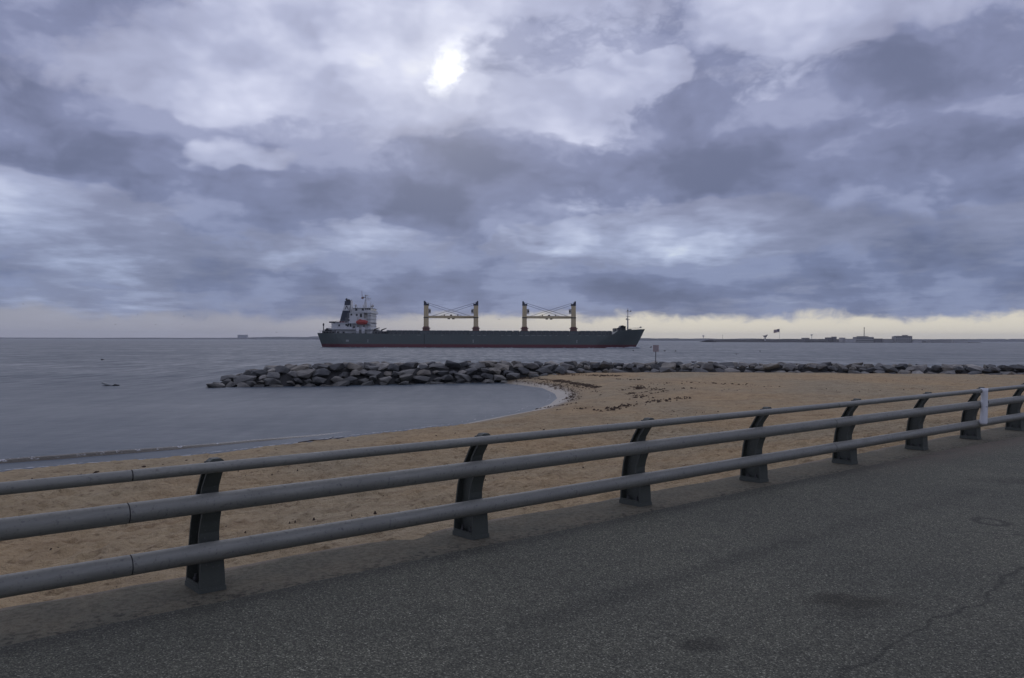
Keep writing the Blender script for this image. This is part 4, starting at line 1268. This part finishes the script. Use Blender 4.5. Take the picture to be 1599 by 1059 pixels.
def building(name, x0, x1, ytop, ybase, Y, label, wallm, cols=0, floors=0, roof=None, cat='building', depth=18, group=None):
    a = far(x0, ytop, Y); b = far(x1, ybase, Y)
    W = b.x - a.x; H = max(1.0, a.z - b.z)
    e = empty(name, ((a.x + b.x) / 2, Y, b.z), 0, label, cat, group)
    MB().box(-W / 2, W / 2, 0, depth, -1.5, H).build('wall', wallm, e)
    MB().box(-W / 2 - .3, W / 2 + .3, -.3, depth + .3, H, H + max(.4, H * .05)).build('roof', roof or ROOF, e)
    for i in range(cols):
        for j in range(floors):
            cw = W / cols; fh = H / floors
            x = -W / 2 + cw * (i + .5); z = fh * (j + .5)
            MB().box(x - cw * .28, x + cw * .28, -.12, .05, z - fh * .25, z + fh * .25).build('window', GLASS, e)
    return e
ROOF = mat('far_roof', (.10, .10, .105), .8)
WCON = mat('far_concrete', (.30, .29, .28), .85, vary=.15, vscale=.1)
WPALE = mat('far_pale_wall', (.42, .41, .40), .85, vary=.12, vscale=.1)
WDARK = mat('far_dark_wall', (.12, .115, .115), .85, vary=.2, vscale=.1)
building('apartment_block', 370.8, 385.3, 523.2, 528.0, 6100, 'pale slab block alone on the horizon left of the ship', mat('slab_wall', (.26, .27, .30), .8), 6, 5, depth=30)
building('terminal_building', 1337, 1364.5, 526.6, 533.6, 1800, 'wide grey building below the lattice radio mast', WCON, 9, 2)
building('terminal_annex', 1343, 1356, 525.4, 526.9, 1806, 'low upper storey on the roof of the wide grey building', WDARK)
building('waterfront_hotel', 1398.5, 1424.5, 525.8, 533.8, 1795, 'largest blocky building on the rocky point, right of the radio mast', WCON, 9, 3)
building('hotel_penthouse', 1401.5, 1424, 524.9, 526.2, 1801, 'flat top storey on the largest blocky building of the point', WDARK)
building('plant_room', 1414.5, 1417.5, 523.6, 525.0, 1806, 'tiny dark plant room on top of the largest blocky building', WDARK)
for i, (a, b, tp, bs, mm, lb_) in enumerate([
    (1303, 1306.5, 526.2, 533, WDARK, 'narrow dark tower block on the point left of the radio mast'),
    (1293, 1299, 527.3, 533, WDARK, 'dark boxy shed just left of the narrow tower block'),
    (1315, 1320, 527.6, 533.5, WPALE, 'small pale building between the narrow tower block and the radio mast'),
    (1321, 1336, 529.4, 533.8, WPALE, 'low pale shed touching the left end of the building below the mast'),
    (1366, 1378, 529.0, 533.8, WDARK, 'low dark shed just right of the building below the mast'),
    (1380, 1397, 529.6, 534.0, WCON, 'low grey shed just left of the largest blocky building'),
    (1426, 1440, 531.4, 534.3, WPALE, 'low pale shed just right of the largest blocky building'),
    (1452, 1486, 531.0, 534.4, WCON, 'long low grey warehouse on the far right of the point'),
    (1490, 1511, 531.2, 534.6, WPALE, 'pale low warehouse at the right end of the point'),
    (1256, 1264, 528.0, 530.5, WDARK, 'dark flat hut on the point right of the big flag')]):
    building('waterfront_shed', a, b, tp, bs, 1790 + (i % 3) * 6, lb_, mm, group='low buildings on the point')

STEEL = mat('far_steel', (.11, .09, .085), .7)
# lattice radio mast
b0 = far(1349.5, 526, 1815); tt = far(1349.5, 511.5, 1815)
e = empty('radio_mast', tuple(b0), 0, 'tall thin lattice radio mast on the point', 'mast'); Hm = tt.z - b0.z
mb = MB()
for sx0, sy0 in ((-1, -1), (1, -1), (1, 1), (-1, 1)): mb.tube((sx0 * 1.1, sy0 * 1.1, -3), (sx0 * .35, sy0 * .35, Hm), .22, .16, 5)
mb.build('leg', STEEL, e)
mb = MB()
for k in range(9):
    z0 = Hm * k / 9; z1 = Hm * (k + 1) / 9; r0 = 1.1 - .75 * k / 9; r1 = 1.1 - .75 * (k + 1) / 9
    mb.tube((-r0, -r0, z0), (r1, -r1, z1), .13, n=4).tube((r0, -r0, z0), (-r1, -r1, z1), .13, n=4).tube((-r0, r0, z0), (r1, r1, z1), .13, n=4)
mb.build('bracing', STEEL, e)
MB().box(-.8, .8, -.8, .8, Hm - 1.6, Hm).tube((0, 0, Hm), (0, 0, Hm + 2), .15, n=5).build('antenna', STEEL, e)
# flag on its pole
b0 = far(1217.3, 530, 1825); tt = far(1217.3, 513.2, 1825)
e = empty('flagpole', tuple(b0), 0, 'tall thin flagpole with a very large striped flag on the point', 'flagpole'); Hm = tt.z - b0.z
MB().tube((0, 0, -3), (0, 0, Hm), .32, .16, 8).ell((0, 0, Hm + .3), .4, .4, .4).build('pole', mat('pole_pale', (.4, .4, .38), .5), e)
ma, t, p = new_mat('striped_flag')
co = t.node('ShaderNodeTexCoord').outputs['UV']
ux, uy, _ = t.sep(co)
st = t.m('LESS_THAN', t.m('FRACT', t.m('MULTIPLY', uy, 6.5)), .5)
c = t.mix(st, (.45, .44, .42), (.17, .02, .025))
canton = t.m('MULTIPLY', t.m('LESS_THAN', ux, .42), t.m('GREATER_THAN', uy, .46))
star = t.m('MULTIPLY', canton, t.ss(t.voro(t.vm('MULTIPLY', co, (24, 16, 0)), 1.0), .25, .15))
c = t.mix(canton, c, (.015, .02, .07)); c = t.mix(star, c, (.4, .4, .4))
t.put(p.inputs['Base Color'], c); p.inputs['Roughness'].default_value = .85
nx, ny = 22, 8; W_, H_ = 13.0, 7.2
V = []; UV = []
for j in range(ny + 1):
    for i in range(nx + 1):
        u_ = i / nx; v_ = j / ny
        V.append((-.3 - u_ * W_, 1.0 * math.sin(u_ * 8 + v_) * u_ + .0, Hm - .6 - H_ + v_ * H_ - 2.1 * u_ ** .8 + .5 * math.sin(u_ * 6) * u_))
        UV.append((u_, v_))
F = [(j * (nx + 1) + i, j * (nx + 1) + i + 1, (j + 1) * (nx + 1) + i + 1, (j + 1) * (nx + 1) + i) for j in range(ny) for i in range(nx)]
me = mesh_from(V, F, smooth=True); uvl = me.uv_layers.new(name='UVMap')
for lp in me.loops: uvl.data[lp.index].uv = UV[lp.vertex_index]
me.materials.append(MATS['striped_flag'])
fo_ = link('flag', me, None, e)
so = fo_.modifiers.new('thickness', 'SOLIDIFY'); so.thickness = .06
# lookout tower with slanting top beside the flag
b0 = far(1195, 530.5, 1822); e = empty('lookout_tower', tuple(b0), 0, 'dark squat tower with tilted roof left of the big flag', 'tower')
MB().box(-1.2, 1.2, 0, 2.4, -3, 5.8).build('shaft', WPALE, e)
MB().box(-2.9, 2.9, -1.6, 4, 5.8, 8.0).build('cabin', WDARK, e)
MB().prism([(-4.6, 8.6), (-4.6, 9.6), (.6, 9.2), (3.4, 11.2), (5.2, 11.4), (4.6, 9.8), (1.6, 8.0), (-1, 8.0)], -2, 4.4).build('roof', WDARK, e)
# water towers on the far land
for px, py, Y, lb_ in ((1098.3, 524.6, 5150, 'distant water tower nearest the ship bow'), (1267.5, 523.2, 5150, 'distant water tower behind the point right of the flag')):
    q = far(px, py, Y); e = empty('water_tower', (q.x, Y, WATER + 8), 0, lb_, 'water tower', 'water towers on the far land'); H = q.z - WATER - 8
    MB().ell((0, 0, H), 7, 7, 4.6, 12, 8).build('tank', WCON, e)
    MB().tube((0, 0, -4), (0, 0, H - 2), 2.0, 1.4, 8).build('stem', WCON, e)
q = far(1128.3, 522.8, 2600)
tag(MB().tube((0, 0, -8), (0, 0, 16), .5, .3, 6).box(-1.2, 1.2, -.3, .3, 13.5, 14.2).build('beacon_pole', STEEL, loc=(q.x, 2600, q.z - 16)), 'thin beacon pole left of the rocky point', 'pole')

# ------------------------------------------------------------------ birds
BIRD = mat('gull_grey', (.10, .10, .105), .8)
def gull(px, py, Y, span, flap, hd, label, group):
    mb = MB()
    mb.ell((0, 0, 0), .28, .10, .09, 8, 6); mb.ell((.30, 0, .03), .09, .06, .06, 6, 5)
    mb.tube((.36, 0, .03), (.45, 0, .01), .02, .005, 5)
    mb.add([(-.25, -.05, 0), (-.25, .05, 0), (-.48, .10, .01), (-.48, -.10, .01)], [(0, 1, 2, 3)])
    h = span / 2
    for s in (-1, 1):
        z1, z2 = flap * h * .5, flap * h * .42
        vs = [(.14, s * .05, .03), (-.12, s * .05, .03), (-.10, s * h * .5, z1), (.16, s * h * .5, z1 + .01), (-.16, s * h, z2), (-.08, s * h, z2)]
        vs += [(a, b, c_ + .025) for a, b, c_ in vs]
        mb.add(vs, [(0, 1, 2, 3), (3, 2, 4, 5), (6, 9, 8, 7), (9, 11, 10, 8), (0, 3, 9, 6), (3, 5, 11, 9), (1, 7, 8, 2), (2, 8, 10, 4), (4, 10, 11, 5)])
    q = far(px, py, Y)
    o = mb.build('gull', BIRD, None, loc=tuple(q), rot=(random.uniform(-.3, .3), random.uniform(-.2, .2), hd))
    return tag(o, label, 'bird', group)
for i, (px, py, lb_) in enumerate([(36, 475, 'highest and leftmost tiny gull, in the grey cloud left of the ship'), (122, 505, 'tiny gull low in the pale sky, second from the left edge'),
        (180, 507, 'tiny gull low in the pale sky, third from the left edge'), (215, 492, 'tiny gull fourth from the left edge, at the foot of the clouds'),
        (243, 507, 'tiny gull fifth from the left edge, low in the pale sky'), (287, 494, 'upper of two tiny gulls one above the other left of the slab block'),
        (284, 507, 'lower of two tiny gulls one above the other left of the slab block'), (440, 491, 'upper tiny gull between the slab block and the ship'),
        (432, 519, 'lower tiny gull just above the wooded shore between the slab block and the ship')]):
    gull(px, py, 420 + 37 * (i % 4), 1.3, random.uniform(.3, .7), random.uniform(0, 6.2), lb_, 'gulls far off left of the ship')
gull(779, 499, 400, 1.3, .4, 1.0, 'tiny gull in the sky between the two pairs of cranes', 'gulls by the ship')
for px, py, Y, lb_ in ((1016.5, 542.5, 230, 'dark gull over the water just left of the sign'), (1038, 548.3, 220, 'dark gull low over the water just right of the sign'),
                       (1055, 548.5, 300, 'smaller gull over the water a little farther right of the sign'), (1150, 553, 190, 'gull banking over the water between the jetty and the point'),
                       (1187, 548.5, 300, 'small gull over the water below the big flag'), (989, 548, 300, 'gull on the water below the ship bow')):
    gull(px, py, Y, 1.2, random.uniform(.4, .9), random.uniform(0, 6.2), lb_, 'gulls over the channel')
q = far(1083, 565.5, 84)
gull(1083, 565.5, 84, .5, .1, .4, 'dark bird perched on the jetty boulders right of the sign', 'perched birds')
gull(159.5, 562, 150, .9, .5, .2, 'dark gull low over the open water left of the jetty', 'gulls over the cove')

# ------------------------------------------------------------------ sea air
ma = bpy.data.materials.new('sea_haze'); ma.use_nodes = True
t = NT(ma.node_tree); t.n.clear()
pv = t.node('ShaderNodeVolumePrincipled')
pv.inputs['Color'].default_value = (.86, .90, 1.0, 1)
pv.inputs['Density'].default_value = HAZE
pv.inputs['Anisotropy'].default_value = .3
vo = t.node('ShaderNodeOutputMaterial'); t.l.new(pv.outputs[0], vo.inputs['Volume'])
hz = MB().box(-8400, 8400, -420, 9400, WATER - 4.5, 75).build('haze', ma)
tag(hz, 'thin pale sea haze over the water and the far shores', 'haze', kind='stuff')
